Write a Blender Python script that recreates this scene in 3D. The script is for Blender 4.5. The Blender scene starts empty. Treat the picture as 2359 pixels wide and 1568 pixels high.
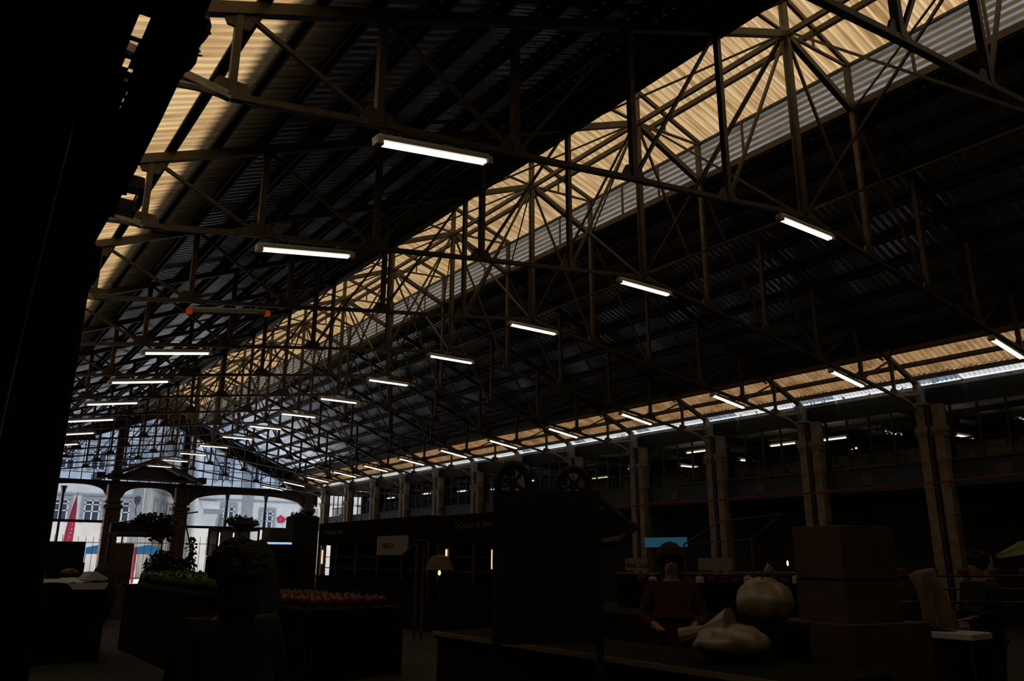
import bpy, math, random
from math import sin, cos, pi, radians, sqrt, atan2, hypot
from mathutils import Vector, Matrix
R = random.Random(7)
SC = bpy.context.scene
COL = SC.collection

# ------------------------------------------------------------------ helpers
class MB:
    """collects shapes for one mesh"""
    def __init__(s): s.v = []; s.f = []; s.rib = set()
    def add(s, vs, fs):
        b = len(s.v); s.v += [tuple(p) for p in vs]; s.f += [tuple(b+i for i in f) for f in fs]; return s
    def box(s, x0, x1, y0, y1, z0, z1):
        return s.add([(x0,y0,z0),(x1,y0,z0),(x1,y1,z0),(x0,y1,z0),(x0,y0,z1),(x1,y0,z1),(x1,y1,z1),(x0,y1,z1)],
                     [(3,2,1,0),(4,5,6,7),(0,1,5,4),(1,2,6,5),(2,3,7,6),(3,0,4,7)])
    def rbox(s, x0, x1, y0, y1, z0, z1, b):
        """box with chamfered vertical and top edges"""
        def ring(i, z): return [(x0+i+b,y0+i,z),(x1-i-b,y0+i,z),(x1-i,y0+i+b,z),(x1-i,y1-i-b,z),(x1-i-b,y1-i,z),(x0+i+b,y1-i,z),(x0+i,y1-i-b,z),(x0+i,y0+i+b,z)]
        vs = ring(0,z0)+ring(0,z1-b)+ring(b,z1); fs=[tuple(range(7,-1,-1)), tuple(range(16,24))]
        for r in (0,8):
            for i in range(8): j=(i+1)%8; fs.append((r+i,r+j,r+8+j,r+8+i))
        return s.add(vs, fs)
    def bar(s, p, q, w, h=None, up=(0,0,1)):
        h = w if h is None else h
        p = Vector(p); q = Vector(q); d = (q-p).normalized(); u = Vector(up)
        if abs(d.dot(u)) > .98: u = Vector((0,1,0))
        r = d.cross(u).normalized(); u = r.cross(d)
        vs = [c + r*a*w/2 + u*b*h/2 for c in (p,q) for a,b in ((-1,-1),(1,-1),(1,1),(-1,1))]
        return s.add(vs, [(0,1,2,3),(7,6,5,4),(0,4,5,1),(1,5,6,2),(2,6,7,3),(3,7,4,0)])
    def tube(s, pts, rad, n=8, caps=True):
        pts = [Vector(p) for p in pts]; rs = rad if isinstance(rad,(list,tuple)) else [rad]*len(pts)
        vs = []; fs = []
        for i,p in enumerate(pts):
            d = (pts[min(i+1,len(pts)-1)]-pts[max(i-1,0)]).normalized()
            u = Vector((0,0,1)) if abs(d.z) < .9 else Vector((1,0,0))
            a = d.cross(u).normalized(); b = a.cross(d)
            vs += [p + (a*cos(2*pi*k/n)+b*sin(2*pi*k/n))*rs[i] for k in range(n)]
        for i in range(len(pts)-1):
            for k in range(n): fs.append((i*n+k, i*n+(k+1)%n, (i+1)*n+(k+1)%n, (i+1)*n+k))
        if caps: fs += [tuple(range(n-1,-1,-1)), tuple(range((len(pts)-1)*n, len(pts)*n))]
        return s.add(vs, fs)
    def prism(s, poly, axis, a, b):
        """polygon extruded along an axis: for 'y' poly is (x,z); 'x' -> (y,z); 'z' -> (x,y)"""
        n = len(poly)
        def P(p,t): return {'y':(p[0],t,p[1]),'x':(t,p[0],p[1]),'z':(p[0],p[1],t)}[axis]
        vs = [P(p,a) for p in poly]+[P(p,b) for p in poly]
        fs = [tuple(range(n)), tuple(range(2*n-1,n-1,-1))]+[(i,n+i,n+(i+1)%n,(i+1)%n) for i in range(n)]
        return s.add(vs, fs)
    def strip(s, lo, hi, axis, a, b):
        """solid between two equally long polylines, extruded"""
        for i in range(len(lo)-1): s.prism([lo[i],lo[i+1],hi[i+1],hi[i]], axis, a, b)
        return s
    def blob(s, c, r, n=12, m=8, jit=0.0, rnd=None, zmin=None):
        rnd = rnd or R; c = Vector(c); vs=[]; fs=[]
        r = (r,r,r) if not isinstance(r,(tuple,list)) else r
        for i in range(m+1):
            t = pi*i/m
            for k in range(n):
                j = 1+jit*(rnd.random()-.5)
                p = Vector((r[0]*sin(t)*cos(2*pi*k/n)*j, r[1]*sin(t)*sin(2*pi*k/n)*j, r[2]*cos(t)*j))+c
                if zmin is not None: p.z = max(p.z, zmin)
                vs.append(p)
        for i in range(m):
            for k in range(n): fs.append((i*n+k,(i+1)*n+k,(i+1)*n+(k+1)%n,i*n+(k+1)%n))
        return s.add(vs, fs)
    def leaves(s, c, r, count, size, rnd=None, droop=0.3):
        rnd = rnd or R; c = Vector(c)
        for _ in range(count):
            while True:
                p = Vector((rnd.uniform(-1,1),rnd.uniform(-1,1),rnd.uniform(-1,1)))
                if p.length < 1: break
            p = c + Vector((p.x*r[0],p.y*r[1],p.z*r[2]))
            d = Vector((rnd.gauss(0,1),rnd.gauss(0,1),rnd.gauss(0,.7)-droop)).normalized()
            u = d.cross(Vector((rnd.gauss(0,1),rnd.gauss(0,1),rnd.gauss(0,1)))).normalized()
            l = size*rnd.uniform(.6,1.3); w = l*.36
            n = d.cross(u)
            s.add([p, p+d*l*.5+u*w+n*l*.06, p+d*l, p+d*l*.5-u*w+n*l*.06], [(0,1,2),(0,2,3)])
        return s
    def corr(s, P, Q, y0, y1, per, amp, prof='trap'):
        """corrugated sheet: ribs run from P to Q (x,z pairs), repeated along y"""
        P=Vector((P[0],0,P[1])); Q=Vector((Q[0],0,Q[1])); d=(Q-P).normalized(); n=Vector((-d.z,0,d.x))
        if n.z<0: n=-n
        offs = [(0,0),(.5,0),(.62,1),(.88,1)] if prof=='trap' else [(k/6, .5-.5*cos(2*pi*k/6)) for k in range(6)]
        prof=[]; y=y0
        while y < y1:
            for o,h in offs: prof.append((y+o*per,h*amp))
            y += per
        vs=[]; fs=[]
        for yy,h in prof: vs += [P+n*h+Vector((0,yy,0)), Q+n*h+Vector((0,yy,0))]
        for i in range(len(prof)-1):
            if len(offs)==4 and i%4>=1: s.rib.add(len(s.f)+len(fs))
            fs.append((2*i,2*i+2,2*i+3,2*i+1))
        return s.add(vs, fs)

def obj(name, mb, mat, parent=None, smooth=False, mat2=None):
    me = bpy.data.meshes.new(name)
    off = Vector((0,0,0)); p = parent
    while p is not None: off += Vector(p.location); p = p.parent
    me.from_pydata([tuple(Vector(v)-off) for v in mb.v], [], mb.f)
    if smooth:
        for pl in me.polygons: pl.use_smooth = True
    me.materials.append(mat)
    if mat2:
        me.materials.append(mat2)
        for i in mb.rib: me.polygons[i].material_index = 1
    o = bpy.data.objects.new(name, me); COL.objects.link(o)
    if parent is not None: o.parent = parent
    return o
def tag(o, label, cat, group=None):
    o['label'] = label; o['category'] = cat
    if group: o['group'] = group
    return o
def thing(name, label, cat, loc=(0,0,0), group=None):
    o = bpy.data.objects.new(name, None); COL.objects.link(o); o.location = loc; o.empty_display_size = .1
    return tag(o, label, cat, group)
def struct(name, mb, mat, smooth=False, mat2=None):
    o = obj(name, mb, mat, None, smooth, mat2); o['kind'] = 'structure'; return o
def dup(src, loc, label=None, rot=None, group=None):
    r = src.copy(); COL.objects.link(r); r.location = loc
    if rot is not None: r.rotation_euler = rot
    if label: r['label'] = label
    if group: r['group'] = group
    for ch in list(src.children):
        c = ch.copy(); COL.objects.link(c); c.parent = r
        for g in list(ch.children):
            d = g.copy(); COL.objects.link(d); d.parent = c
    return r
ORD = ['first','second','third','fourth','fifth','sixth','seventh','eighth','ninth','tenth','eleventh','twelfth','thirteenth','fourteenth','fifteenth','sixteenth']

# ------------------------------------------------------------------ materials
def newmat(name):
    m = bpy.data.materials.new(name); m.use_nodes = True; nt = m.node_tree; nt.nodes.clear()
    out = nt.nodes.new('ShaderNodeOutputMaterial'); return m, nt, out
def N(nt, t, **kw):
    n = nt.nodes.new(t)
    for k,v in kw.items():
        if k in n.inputs: n.inputs[k].default_value = v
        else: setattr(n, k, v)
    return n
def noise_mix(nt, c1, c2, scale, stretch=(1,1,1), lo=.4, hi=.65, detail=4):
    tc = N(nt,'ShaderNodeTexCoord'); mp = N(nt,'ShaderNodeMapping'); mp.inputs['Scale'].default_value = stretch
    nt.links.new(tc.outputs['Object'], mp.inputs['Vector'])
    nz = N(nt,'ShaderNodeTexNoise'); nz.inputs['Scale'].default_value = scale; nz.inputs['Detail'].default_value = detail
    nt.links.new(mp.outputs['Vector'], nz.inputs['Vector'])
    mr = N(nt,'ShaderNodeMapRange'); mr.inputs['From Min'].default_value = lo; mr.inputs['From Max'].default_value = hi
    nt.links.new(nz.outputs['Fac'], mr.inputs['Value'])
    mx = N(nt,'ShaderNodeMix', data_type='RGBA'); mx.inputs[6].default_value = (*c1,1); mx.inputs[7].default_value = (*c2,1)
    nt.links.new(mr.outputs['Result'], mx.inputs[0]); return mx.outputs[2]
def solid(name, c, rough=.6, metal=0.0, c2=None, scale=6, spec=.5, stretch=(1,1,1)):
    m, nt, out = newmat(name)
    b = N(nt,'ShaderNodeBsdfPrincipled'); b.inputs['Roughness'].default_value = rough; b.inputs['Metallic'].default_value = metal
    b.inputs['Specular IOR Level'].default_value = spec
    if c2: nt.links.new(noise_mix(nt,c,c2,scale,stretch), b.inputs['Base Color'])
    else: b.inputs['Base Color'].default_value = (*c,1)
    nt.links.new(b.outputs[0], out.inputs[0]); return m
def sheet(name, c1, c2, scale, stretch, w=.85, lo=.42, hi=.7, c3=None):
    """thin light-passing roofing sheet: daylight from above comes through as its own colour"""
    m, nt, out = newmat(name)
    col = noise_mix(nt, c1, c2, scale, stretch, lo, hi)
    if c3:
        tc = N(nt,'ShaderNodeTexCoord'); nz = N(nt,'ShaderNodeTexNoise'); nz.inputs['Scale'].default_value = 2.2; nz.inputs['Detail'].default_value = 6
        nt.links.new(tc.outputs['Object'], nz.inputs['Vector'])
        mr = N(nt,'ShaderNodeMapRange'); mr.inputs['From Min'].default_value=.47; mr.inputs['From Max'].default_value=.66
        nt.links.new(nz.outputs['Fac'], mr.inputs['Value'])
        mx = N(nt,'ShaderNodeMix', data_type='RGBA'); nt.links.new(mr.outputs[0], mx.inputs[0]); nt.links.new(col, mx.inputs[6]); mx.inputs[7].default_value=(*c3,1)
        col = mx.outputs[2]
    t = N(nt,'ShaderNodeBsdfTranslucent'); d = N(nt,'ShaderNodeBsdfDiffuse'); mix = N(nt,'ShaderNodeMixShader'); mix.inputs[0].default_value = w
    nt.links.new(col, t.inputs[0]); nt.links.new(col, d.inputs[0])
    nt.links.new(d.outputs[0], mix.inputs[1]); nt.links.new(t.outputs[0], mix.inputs[2]); nt.links.new(mix.outputs[0], out.inputs[0]); return m
def glass(name, tint, refl=.08):
    m, nt, out = newmat(name)
    t = N(nt,'ShaderNodeBsdfTransparent'); t.inputs[0].default_value = (*tint,1)
    g = N(nt,'ShaderNodeBsdfGlossy'); g.inputs['Roughness'].default_value = .05
    mix = N(nt,'ShaderNodeMixShader'); mix.inputs[0].default_value = refl
    nt.links.new(t.outputs[0], mix.inputs[1]); nt.links.new(g.outputs[0], mix.inputs[2]); nt.links.new(mix.outputs[0], out.inputs[0]); return m
def emit(name, c, s):
    m, nt, out = newmat(name); e = N(nt,'ShaderNodeEmission'); e.inputs[0].default_value=(*c,1); e.inputs[1].default_value=s
    nt.links.new(e.outputs[0], out.inputs[0]); return m

M = dict(
 steel = solid('painted steel', (.105,.083,.052), .55, 0, (.06,.046,.029), 5),
 cream = solid('cream painted steel', (.42,.40,.33), .5, 0, (.25,.22,.16), 9),
 roof = solid('galvanised roof sheet', (.56,.62,.76), .27, .85, (.40,.44,.53), 3, .6, (1,4,1)),
 darkroof = solid('opaque cover sheet', (.05,.045,.04), .8),
 tan = sheet('aged fibreglass sheet', (0.223,0.154,0.078), (0.114,0.064,0.026), 1.6, (.5,5,.5), .88, .42, .66),
 tanl = sheet('clean rib of fibreglass sheet', (0.254,0.181,0.098), (0.176,0.112,0.049), 1.6, (.5,5,.5), .9, .45, .7),
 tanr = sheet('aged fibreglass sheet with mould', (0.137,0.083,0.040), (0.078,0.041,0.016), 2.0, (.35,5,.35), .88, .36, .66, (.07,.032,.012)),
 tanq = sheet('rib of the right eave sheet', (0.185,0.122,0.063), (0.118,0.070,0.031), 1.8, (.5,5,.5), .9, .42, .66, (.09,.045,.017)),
 clear = sheet('clear ribbed sheet', (0.249,0.255,0.267), (0.192,0.212,0.243), 1.3, (.6,3,.6), .93),
 blue = sheet('old blue tinted ribbed sheet', (0.046,0.069,0.096), (0.115,0.138,0.165), 3, (.6,4,.6), .9),
 louvre = sheet('louvre blade', (0.205,0.135,0.066), (0.15,0.094,0.043), 3, (1,1,1), .8),
 frost = sheet('frosted louvre pane', (0.31,0.335,0.36), (0.20,0.225,0.245), 3, (1,.3,1), .9),
 glass = glass('tinted window glass', (.78,.88,1.0), .04),
 pane = glass('gallery glass', (.86,.88,.88), .012),
 caseglass = glass('display case glass', (.8,.85,.85), .08),
 stone = solid('limestone', (.34,.28,.21), .8, 0, (.22,.17,.12), 4),
 darkstone = solid('dark brown stone', (.13,.085,.06), .85, 0, (.07,.045,.032), 5),  # dark brown base, mottled at random
 iron = solid('black iron', (.018,.017,.02), .5),
 fascia = solid('dark green fascia', (.020,.022,.020), .9),
 parapet = solid('slate blue render', (.075,.085,.11), .75, 0, (.055,.065,.085), 6),
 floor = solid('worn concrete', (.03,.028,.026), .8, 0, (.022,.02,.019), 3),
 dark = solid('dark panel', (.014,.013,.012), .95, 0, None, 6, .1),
 darkwall = solid('dark wall', (.04,.035,.03), .85),
 galceil = solid('gallery ceiling board', (.62,.60,.57), .8),
 galwall = solid('gallery wall', (.028,.026,.024), .85),
 lampbody = solid('white enamel', (.6,.58,.52), .4),
 tube = emit('fluorescent tube', (1,.95,.88), 1.8),
 tubeoff = solid('dead tube', (.25,.24,.23), .35),
 redglow = emit('glowing tube cathode', (1,.13,.02), .16),
 tubey = emit('yellowish gallery tube', (1,.88,.6), 2.2),
 warm = emit('warm display tube', (1,.62,.33), 1.6),
 whitewarm = emit('case strip light', (1,.93,.75), 1.3),
 cool = emit('cool counter light', (.35,.62,1), 1.0),
 led = emit('small white led', (.75,.8,1), 1.5),
 facade = solid('lime washed facade', (.56,.56,.57), .9, 0, (.49,.495,.51), 1.3),
 facade2 = solid('cream facade', (.46,.435,.40), .9, 0, (.41,.385,.355), 1.3),
 surround = solid('grey stone surround', (.26,.26,.28), .9, 0, (.21,.21,.23), 6),
 sash = solid('white sash', (.6,.6,.6), .6),
 wglass = solid('dark window glass', (.05,.06,.09), .15),
 pave = solid('pale limestone paving', (.74,.73,.71), .9, 0, (.66,.65,.63), 2),
 red = solid('red cloth', (.36,.012,.05), .8),
 redcord = solid('red plastic cord', (.32,.02,.02), .5),
 awnblue = solid('blue awning', (.012,.13,.35), .7),
 white = solid('white sheet', (.50,.52,.56), .9),
 leaf = solid('green leaf', (.035,.075,.02), .5, 0, (.02,.05,.012), 12),
 leafdark = solid('dark leaf', (.012,.02,.010), .6),
 leafl = solid('pale green leaf', (.12,.17,.05), .5, 0, (.07,.11,.03), 14),
 dryleaf = solid('dry leaf', (.45,.17,.07), .7),
 carton = solid('brown cardboard', (.075,.048,.028), .85, 0, (.058,.037,.021), 5),
 tape = solid('packing tape', (.09,.06,.035), .3),
 plastic = solid('crinkled clear plastic', (.34,.28,.20), .38, 0, (.16,.13,.09), 9, .8),
 wood = solid('brown board', (.10,.06,.03), .7, 0, (.07,.04,.02), 8),
 signw = solid('white sign board', (.30,.28,.24), .6),
 ink = solid('black lettering', (.008,.008,.008), .6),
 gold = solid('dull lettering', (.15,.14,.11), .6),
 inkred = solid('red lettering', (.16,.02,.02), .6),
 pepper = solid('red pepper skin', (.17,.02,.010), .35, 0, (.11,.035,.010), 10),
 packred = solid('dark red wrapper', (.10,.014,.010), .6),
 orange = solid('orange skin', (.18,.065,.015), .45, 0, (.14,.045,.012), 10),
 squash = solid('dull squash skin', (.10,.06,.03), .6, 0, (.06,.03,.015), 8),
 rubber = solid('black rubber', (.012,.012,.012), .8),
 skin = solid('skin', (.30,.17,.11), .6),
 coat = solid('black coat', (.010,.013,.011), .9),
 coatred = solid('dark red jacket', (.05,.010,.008), .9),
 hair = solid('dark hair', (.010,.008,.007), .7),
 beige = solid('beige canvas', (.20,.14,.08), .85, 0, (.15,.10,.055), 7),
 navy = solid('blue tarp', (.02,.03,.09), .7),
 tarp = solid('dark green tarp', (.010,.018,.012), .8),
 bluepanel = emit('blue lit panel', (.05,.22,.34), .22),
)

# ------------------------------------------------------------------ layout of the hall
XK = 10.711          # ridge line of the hall
Y0 = 6.689           # first truss fully in view
SP = 3.6073          # truss spacing
DD = [0, 1.90, 3.85, 5.80, 7.56, 9.05]                 # post positions either side of the king post
ZB = [6.96, 6.68, 6.43, 6.15, 5.92, 5.68]              # bottom chord heights
def ZT(d): return 10.36 - .413*d                       # top chord
def ZR(d): return ZT(d) + .20                          # roof sheet
YA, YE, YG = -6.0, 50.06, 52.0                          # near end, lantern end, gable
HALF = 10.39
XR, XL = XK+HALF, XK-HALF

# ------------------------------------------------------------------ trusses
def make_truss():
    t = thing('roof_truss', '', 'truss', (XK,0,0), 'steel roof trusses over the hall')
    S = M['steel']
    def P(d,z): return (XK+d,0,z)
    for s in (-1,1):
        obj('top_chord', MB().bar(P(0,ZT(0)),P(s*10.3,ZT(10.3)),.10,.12,(0,0,1)), S, t)
        bc = MB()
        for i in range(5): bc.bar(P(s*DD[i],ZB[i]),P(s*DD[i+1],ZB[i+1]),.075,.065)
        obj('bottom_chord', bc, S, t)
    kp = MB()
    for dy in (-.045,.045): kp.box(XK-.04,XK+.04,dy-.02,dy+.02,ZB[0],ZT(0)+.86)
    obj('king_post', kp, S, t)
    for s in (-1,1):
        for i in range(1,6):
            w = .085 if i<5 else .07
            obj('post', MB().box(XK+s*DD[i]-w/2,XK+s*DD[i]+w/2,-w/2,w/2,ZB[i],ZT(DD[i])), S, t)
        pairs = [((DD[1],ZB[1]),(0,ZT(0))),((DD[2],ZB[2]),(DD[1],ZT(DD[1]))),((DD[3],ZB[3]),(DD[2],ZT(DD[2]))),
                 ((DD[5],ZT(DD[5])),(DD[4],ZB[4])),((DD[4],ZT(DD[4])),(DD[3],ZB[3]))]
        for a,b in pairs: obj('diagonal', MB().bar(P(s*a[0],a[1]),P(s*b[0],b[1]),.045,.045), S, t)
        for i in range(1,6):
            x=XK+s*DD[i]; z=ZB[i]
            g = MB().prism([(x-.24,z-.03),(x+.24,z-.03),(x+.13,z+.17),(x-.13,z+.17)],'y',-.018,.018)
            obj('gusset_plate', g, S, t)
            if i==5:
                z2=ZT(DD[5]); obj('gusset_plate', MB().prism([(x-.2,z2),(x+.2,z2),(x+.1,z2-.2),(x-.1,z2-.2)],'y',-.018,.018), S, t)
        C = M['cream']
        obj('eave_strut', MB().bar(P(s*DD[5],ZB[5]),P(s*10.2,5.86),.07,.08), C, t)
        pts=[]
        for k in range(9):
            u=k/8; pts.append((XK+s*(DD[5]+(10.36-DD[5])*sin(u*pi/2)**.9),0,ZB[5]-.72*(1-cos(u*pi/2))))
        obj('eave_brace', MB().tube(pts,.035,6), C, t)
        br=[(s*9.95,6.22),(s*10.15,6.16),(s*10.15,5.86),(s*10.22,5.70),(s*10.27,5.6),(s*10.48,5.6),(s*10.50,5.9),(s*10.52,6.05)]
        obj('bracket', MB().prism([(XK+a,b) for a,b in br],'y',-.07,.07).box(XK+s*10.36-.16,XK+s*10.36+.16,-.14,.14,5.56,5.62), C, t)
        # knee braces under the eave girder
        x=XK+s*8.62; zt=ZT(8.62)
        if s>0: obj('knee_brace', MB().tube([(x,-.42,zt+.10),(x+s*.10,-.25,zt-.02),(x+s*.22,-.07,zt-.2)],.03,6).tube([(x,.42,zt+.10),(x+s*.10,.25,zt-.02),(x+s*.22,.07,zt-.2)],.03,6), S, t)
    hub = MB().blob((XK,0,ZT(0)),(.16,.10,.15),10,6)
    obj('ridge_joint', hub, S, t)
    # lantern frame
    for s in (-1,1):
        obj('lantern_rafter', MB().bar((XK,0,11.16),(XK+s*2.05,0,10.53),.06,.09), S, t)
        obj('lantern_post', MB().box(XK+s*1.9-.05,XK+s*1.9+.05,-.05,.05,9.5,10.56), S, t)
        obj('lantern_brace', MB().bar((XK,0,ZT(0)+.02),(XK+s*1.85,0,10.5),.045,.045).bar((XK+s*.85,0,10.42),(XK+s*.85,0,10.86),.035,.035), S, t)
    return t
NT = 14                                                 # trusses -1 .. 12
truss0 = make_truss()
for i in range(NT):
    y = Y0+(i-1)*SP
    lab = 'nearest steel roof truss, cut by the top edge of the photo' if i==0 else \
          'steel roof truss crossing the hall, %s behind the nearest one' % ORD[i-1] if i<NT-1 else 'farthest steel roof truss, just in front of the glazed gable'
    if i==0: truss0.location=(XK,y,0); truss0['label']=lab
    else: dup(truss0,(XK,y,0),lab)

# ridge plane bracing between trusses
def ridge_frame(y):
    t = thing('ridge_bracing','', 'bracing', (XK,y,ZB[0]), 'cross bracing between the king posts'); S=M['steel']
    e=.09; a=(XK,y+e,ZB[0]+.05); b=(XK,y+SP-e,ZB[0]+.05); c=(XK,y+e,ZT(0)); d=(XK,y+SP-e,ZT(0)-.02)
    obj('ridge_beam', MB().bar(c,d,.06,.10), S, t)
    obj('bottom_tie', MB().bar(a,b,.035,.035), S, t)
    obj('diagonal', MB().bar(a,d,.04,.04), S, t); obj('diagonal', MB().bar(b,c,.04,.04), S, t)
    for s in (-1,1):
        obj('side_stay', MB().bar((XK+s*.05,y+e,ZT(0)),(XK+s*1.86,y+SP-e,ZT(1.9)),.03,.03), S, t)
    return t
rf=None
for i in range(NT-1):
    y=Y0+(i-1)*SP
    lab='crossed ridge bracing in the %s bay from the near end' % ORD[i]
    if rf is None: rf=ridge_frame(y); rf['label']=lab
    else: dup(rf,(XK,y,ZB[0]),lab)

# ------------------------------------------------------------------ roof skins and purlins
for s,side in ((-1,'left'),(1,'right')):
    def D(d,o=0): return (XK+s*d, ZR(d)+o)
    dcut = 8.62 if s>0 else 8.30
    struct('ceiling', MB().corr(D(2.30),D(8.64 if s>0 else 7.70),YA,YG+.3,.17,.017,'sine'), M['roof'])
    struct('ceiling', MB().corr((XK+s*1.93,9.60),(XK+s*2.42,9.615),YA,YG+.3,2.0,.004,'trap'), M['darkroof'])
    if s<0: struct('ceiling', MB().corr(D(6.4,.12),D(8.66,.42),YA,YG+.3,2.0,.01,'trap'), M['darkroof'])  # unseen raised sheet, added to cast the soft shade edge on the left strip
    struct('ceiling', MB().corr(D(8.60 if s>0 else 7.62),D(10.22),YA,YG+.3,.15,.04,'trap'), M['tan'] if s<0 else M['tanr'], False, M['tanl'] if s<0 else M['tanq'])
    if s>0: struct('ceiling', MB().corr(D(8.40,.05),D(8.74,.05),YA,YG+.3,2.0,.004,'trap'), M['darkroof'])
    # the clear eave strip: a plain run, with two duller bluish sheets near the camera
    y=YA; k=0
    segs=[]
    for j in range(16):
        yc=Y0+(j-3)*SP
        segs.append((yc+.1,yc+SP-.62 if j>5 else yc+SP-1.0,'clear')); segs.append((yc+SP-.62 if j>5 else yc+SP-1.0,yc+SP+.1,'blue'))
    for a,b,mn in segs:
        if b>YA and a<YG: struct('ceiling', MB().corr((XK+s*10.18,ZR(10.18)+.03),(XK+s*10.66,ZR(10.66)+.03),max(a,YA),min(b,YG+.2),.12,.03,'trap'), M[mn])
    for j,d in enumerate((2.45,3.05,3.65,4.45,5.25,6.05,6.85,7.65,8.28,8.97 if s>0 else 8.84,9.60,10.2)):
        w=.07
        o=obj('roof_purlin', MB().box(XK+s*d-w/2,XK+s*d+w/2,YA,YG,ZT(d)+.075,ZR(d)-.01).box(XK+s*d-w*.9,XK+s*d+w*.9,YA,YG,ZT(d)+.075,ZT(d)+.095), M['steel'])
        tag(o,'%s steel purlin down from the lantern on the %s roof slope'%(ORD[j],side),'purlin','purlins under the roof sheets')
    gz=ZT(8.62)
    # deep girder that closes the daylit eave strip
    if s>0:
        o=obj('eave_girder', MB().box(XK+s*8.62-.05,XK+s*8.62+.05,YA,YG,gz-.03,gz+.172), M['iron'])
        tag(o,'long dark girder along the upper edge of the daylit right roof strip','girder')
    o=obj('roof_gutter', MB().prism([(XK+s*10.55,6.13),(XK+s*10.55,6.02),(XK+s*10.78,6.02),(XK+s*10.78,6.13),(XK+s*10.76,6.13),(XK+s*10.76,6.04),(XK+s*10.57,6.04),(XK+s*10.57,6.13)],'y',YA,YG), M['cream'])
    tag(o,'pale metal gutter along the %s eave below the clear strip'%side,'gutter')
    struct('trim_%d'%(1 if s<0 else 2), MB().box(XK+s*10.55-.03,XK+s*10.55+.03,YA,YG,5.52,6.02), M['fascia'])

# lantern roof
struct('ceiling', MB().corr((XK,11.25),(XK-2.15,10.60),YA,YE,.18,.05,'trap'), M['tan'], False, M['tanl'])
struct('ceiling', MB().corr((XK,11.25),(XK+2.15,10.60),YA,YE,.18,.05,'trap'), M['tan'], False, M['tanl'])
for k,(d,z) in enumerate(((-.0,11.17),(-.98,10.86),(.98,10.86),(-2.0,10.54),(2.0,10.54))):
    nm=('along the lantern ridge','halfway up the left lantern slope','halfway up the right lantern slope','at the left lantern eave','at the right lantern eave')[k]
    tag(obj('lantern_purlin', MB().box(XK+d-.045,XK+d+.045,YA,YE,z-.06,z+.04), M['steel']),'steel purlin running '+nm,'purlin','purlins under the lantern roof')
for s,side in ((-1,'left'),(1,'right')):
    x=XK+s*1.9
    tag(obj('lantern_sill', MB().box(x-.06,x+.06,YA,YE,9.55,9.68).box(x-.02,x+.16,YA,YE,9.52,9.56), M['steel']),'steel sill rail below the %s lantern louvres'%side,'rail')
def louvre(y0,y1,s):
    x=XK+s*1.9
    t=thing('louvre_panel','','louvre',(x,y0,9.66),'louvre panels along the right side of the lantern')
    bl=MB(); fr=MB(); n=6; H=.80
    for k in range(n):
        z=9.67+H*k/n; h=H/n
        bl.add([(x+.03,y0+.05,z),(x+.05,y0+.05,z+h*.68),(x+.05,y1-.05,z+h*.68),(x+.03,y1-.05,z)],[(0,1,2,3)])
        fr.add([(x+.05,y0+.05,z+h*.68),(x+.03,y0+.05,z+h),(x+.03,y1-.05,z+h),(x+.05,y1-.05,z+h*.68)],[(0,1,2,3)])
    obj('blade', bl, M['louvre'], t); obj('pane', fr, M['frost'], t)
    f=MB()
    for q in (1,2):
        yy=y0+(y1-y0)*q/3; f.box(x-.03,x+.0,yy-.025,yy+.025,9.66,10.48)
    f.box(x-.03,x+.05,y0,y1,10.47,10.51)
    obj('frame', f, M['steel'], t)
    return t
lp=None
for i in range(-1,13):
    y0=Y0+i*SP-SP; y1=min(y0+SP,YE)
    lab='tan louvre panel beside the lantern roof, %s bay from the near end'%ORD[i+1]
    if lp is None: lp=louvre(y0,y1,1); lp['label']=lab
    else: dup(lp,(XK+1.9,y0,9.66),lab)
struct('wall_lantern_left', MB().box(XK-1.93,XK-1.90,YA,YE,9.66,10.45), M['louvre'])
struct('wall_lantern_end', MB().prism([(XK-1.95,9.6),(XK+1.95,9.6),(XK+1.95,10.42),(XK,11.0),(XK-1.95,10.42)],'y',YE,YE+.04), M['louvre'])
# small roof over the rest of the ridge beyond the lantern
struct('ceiling', MB().corr((XK,ZR(0)),(XK-2.0,ZR(2.0)),YE,YG+.3,.15,.03,'sine').corr((XK,ZR(0)),(XK+2.0,ZR(2.0)),YE,YG+.3,.15,.03,'sine'), M['roof'])

# ------------------------------------------------------------------ fluorescent lamps under the trusses
def make_lamp(L, on=True, kind='tube'):
    t=thing('fluorescent_lamp','','lamp',(0,0,0))
    q_=1 if kind=='tube' else .22
    h=MB().prism([(-.05*q_,0),(.05*q_,0),(.06*q_,.03),(.04*q_,.07),(-.04*q_,.07),(-.06*q_,.03)],'x',-L/2,L/2)
    obj('housing', h, M['lampbody'], t)
    for q in (-1,1):
        obj('tube', MB().tube([(-L/2+.05,q*.030,-.026),(L/2-.05,q*.030,-.026)],.017,8), M[kind] if on else M['tubeoff'], t)
    for q in (-1,1):
        obj('end_cap', MB().rbox(q*L/2-.045,q*L/2+.045,-.06,.06,-.046,.05,.015), M['lampbody'] if on else M['redglow'], t)
    for q in (-1,1): obj('hanger', MB().box(q*L*.3-.012,q*L*.3+.012,-.012,.012,.07,.17), M['steel'], t)
    return t
lampA=None; lampOff=None
def place_lamp(loc, rot, lab, group, off=False):
    global lampA, lampOff
    if off:
        o=make_lamp(1.38, False); o.location=loc; o.rotation_euler=rot; o['label']=lab; o['group']=group; return o
    if lampA is None:
        lampA=make_lamp(1.38); lampA.location=loc; lampA.rotation_euler=rot; lampA['label']=lab; lampA['group']=group; return lampA
    return dup(lampA, loc, lab, rot, group)
tl=atan2(.21,1.38)
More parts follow.
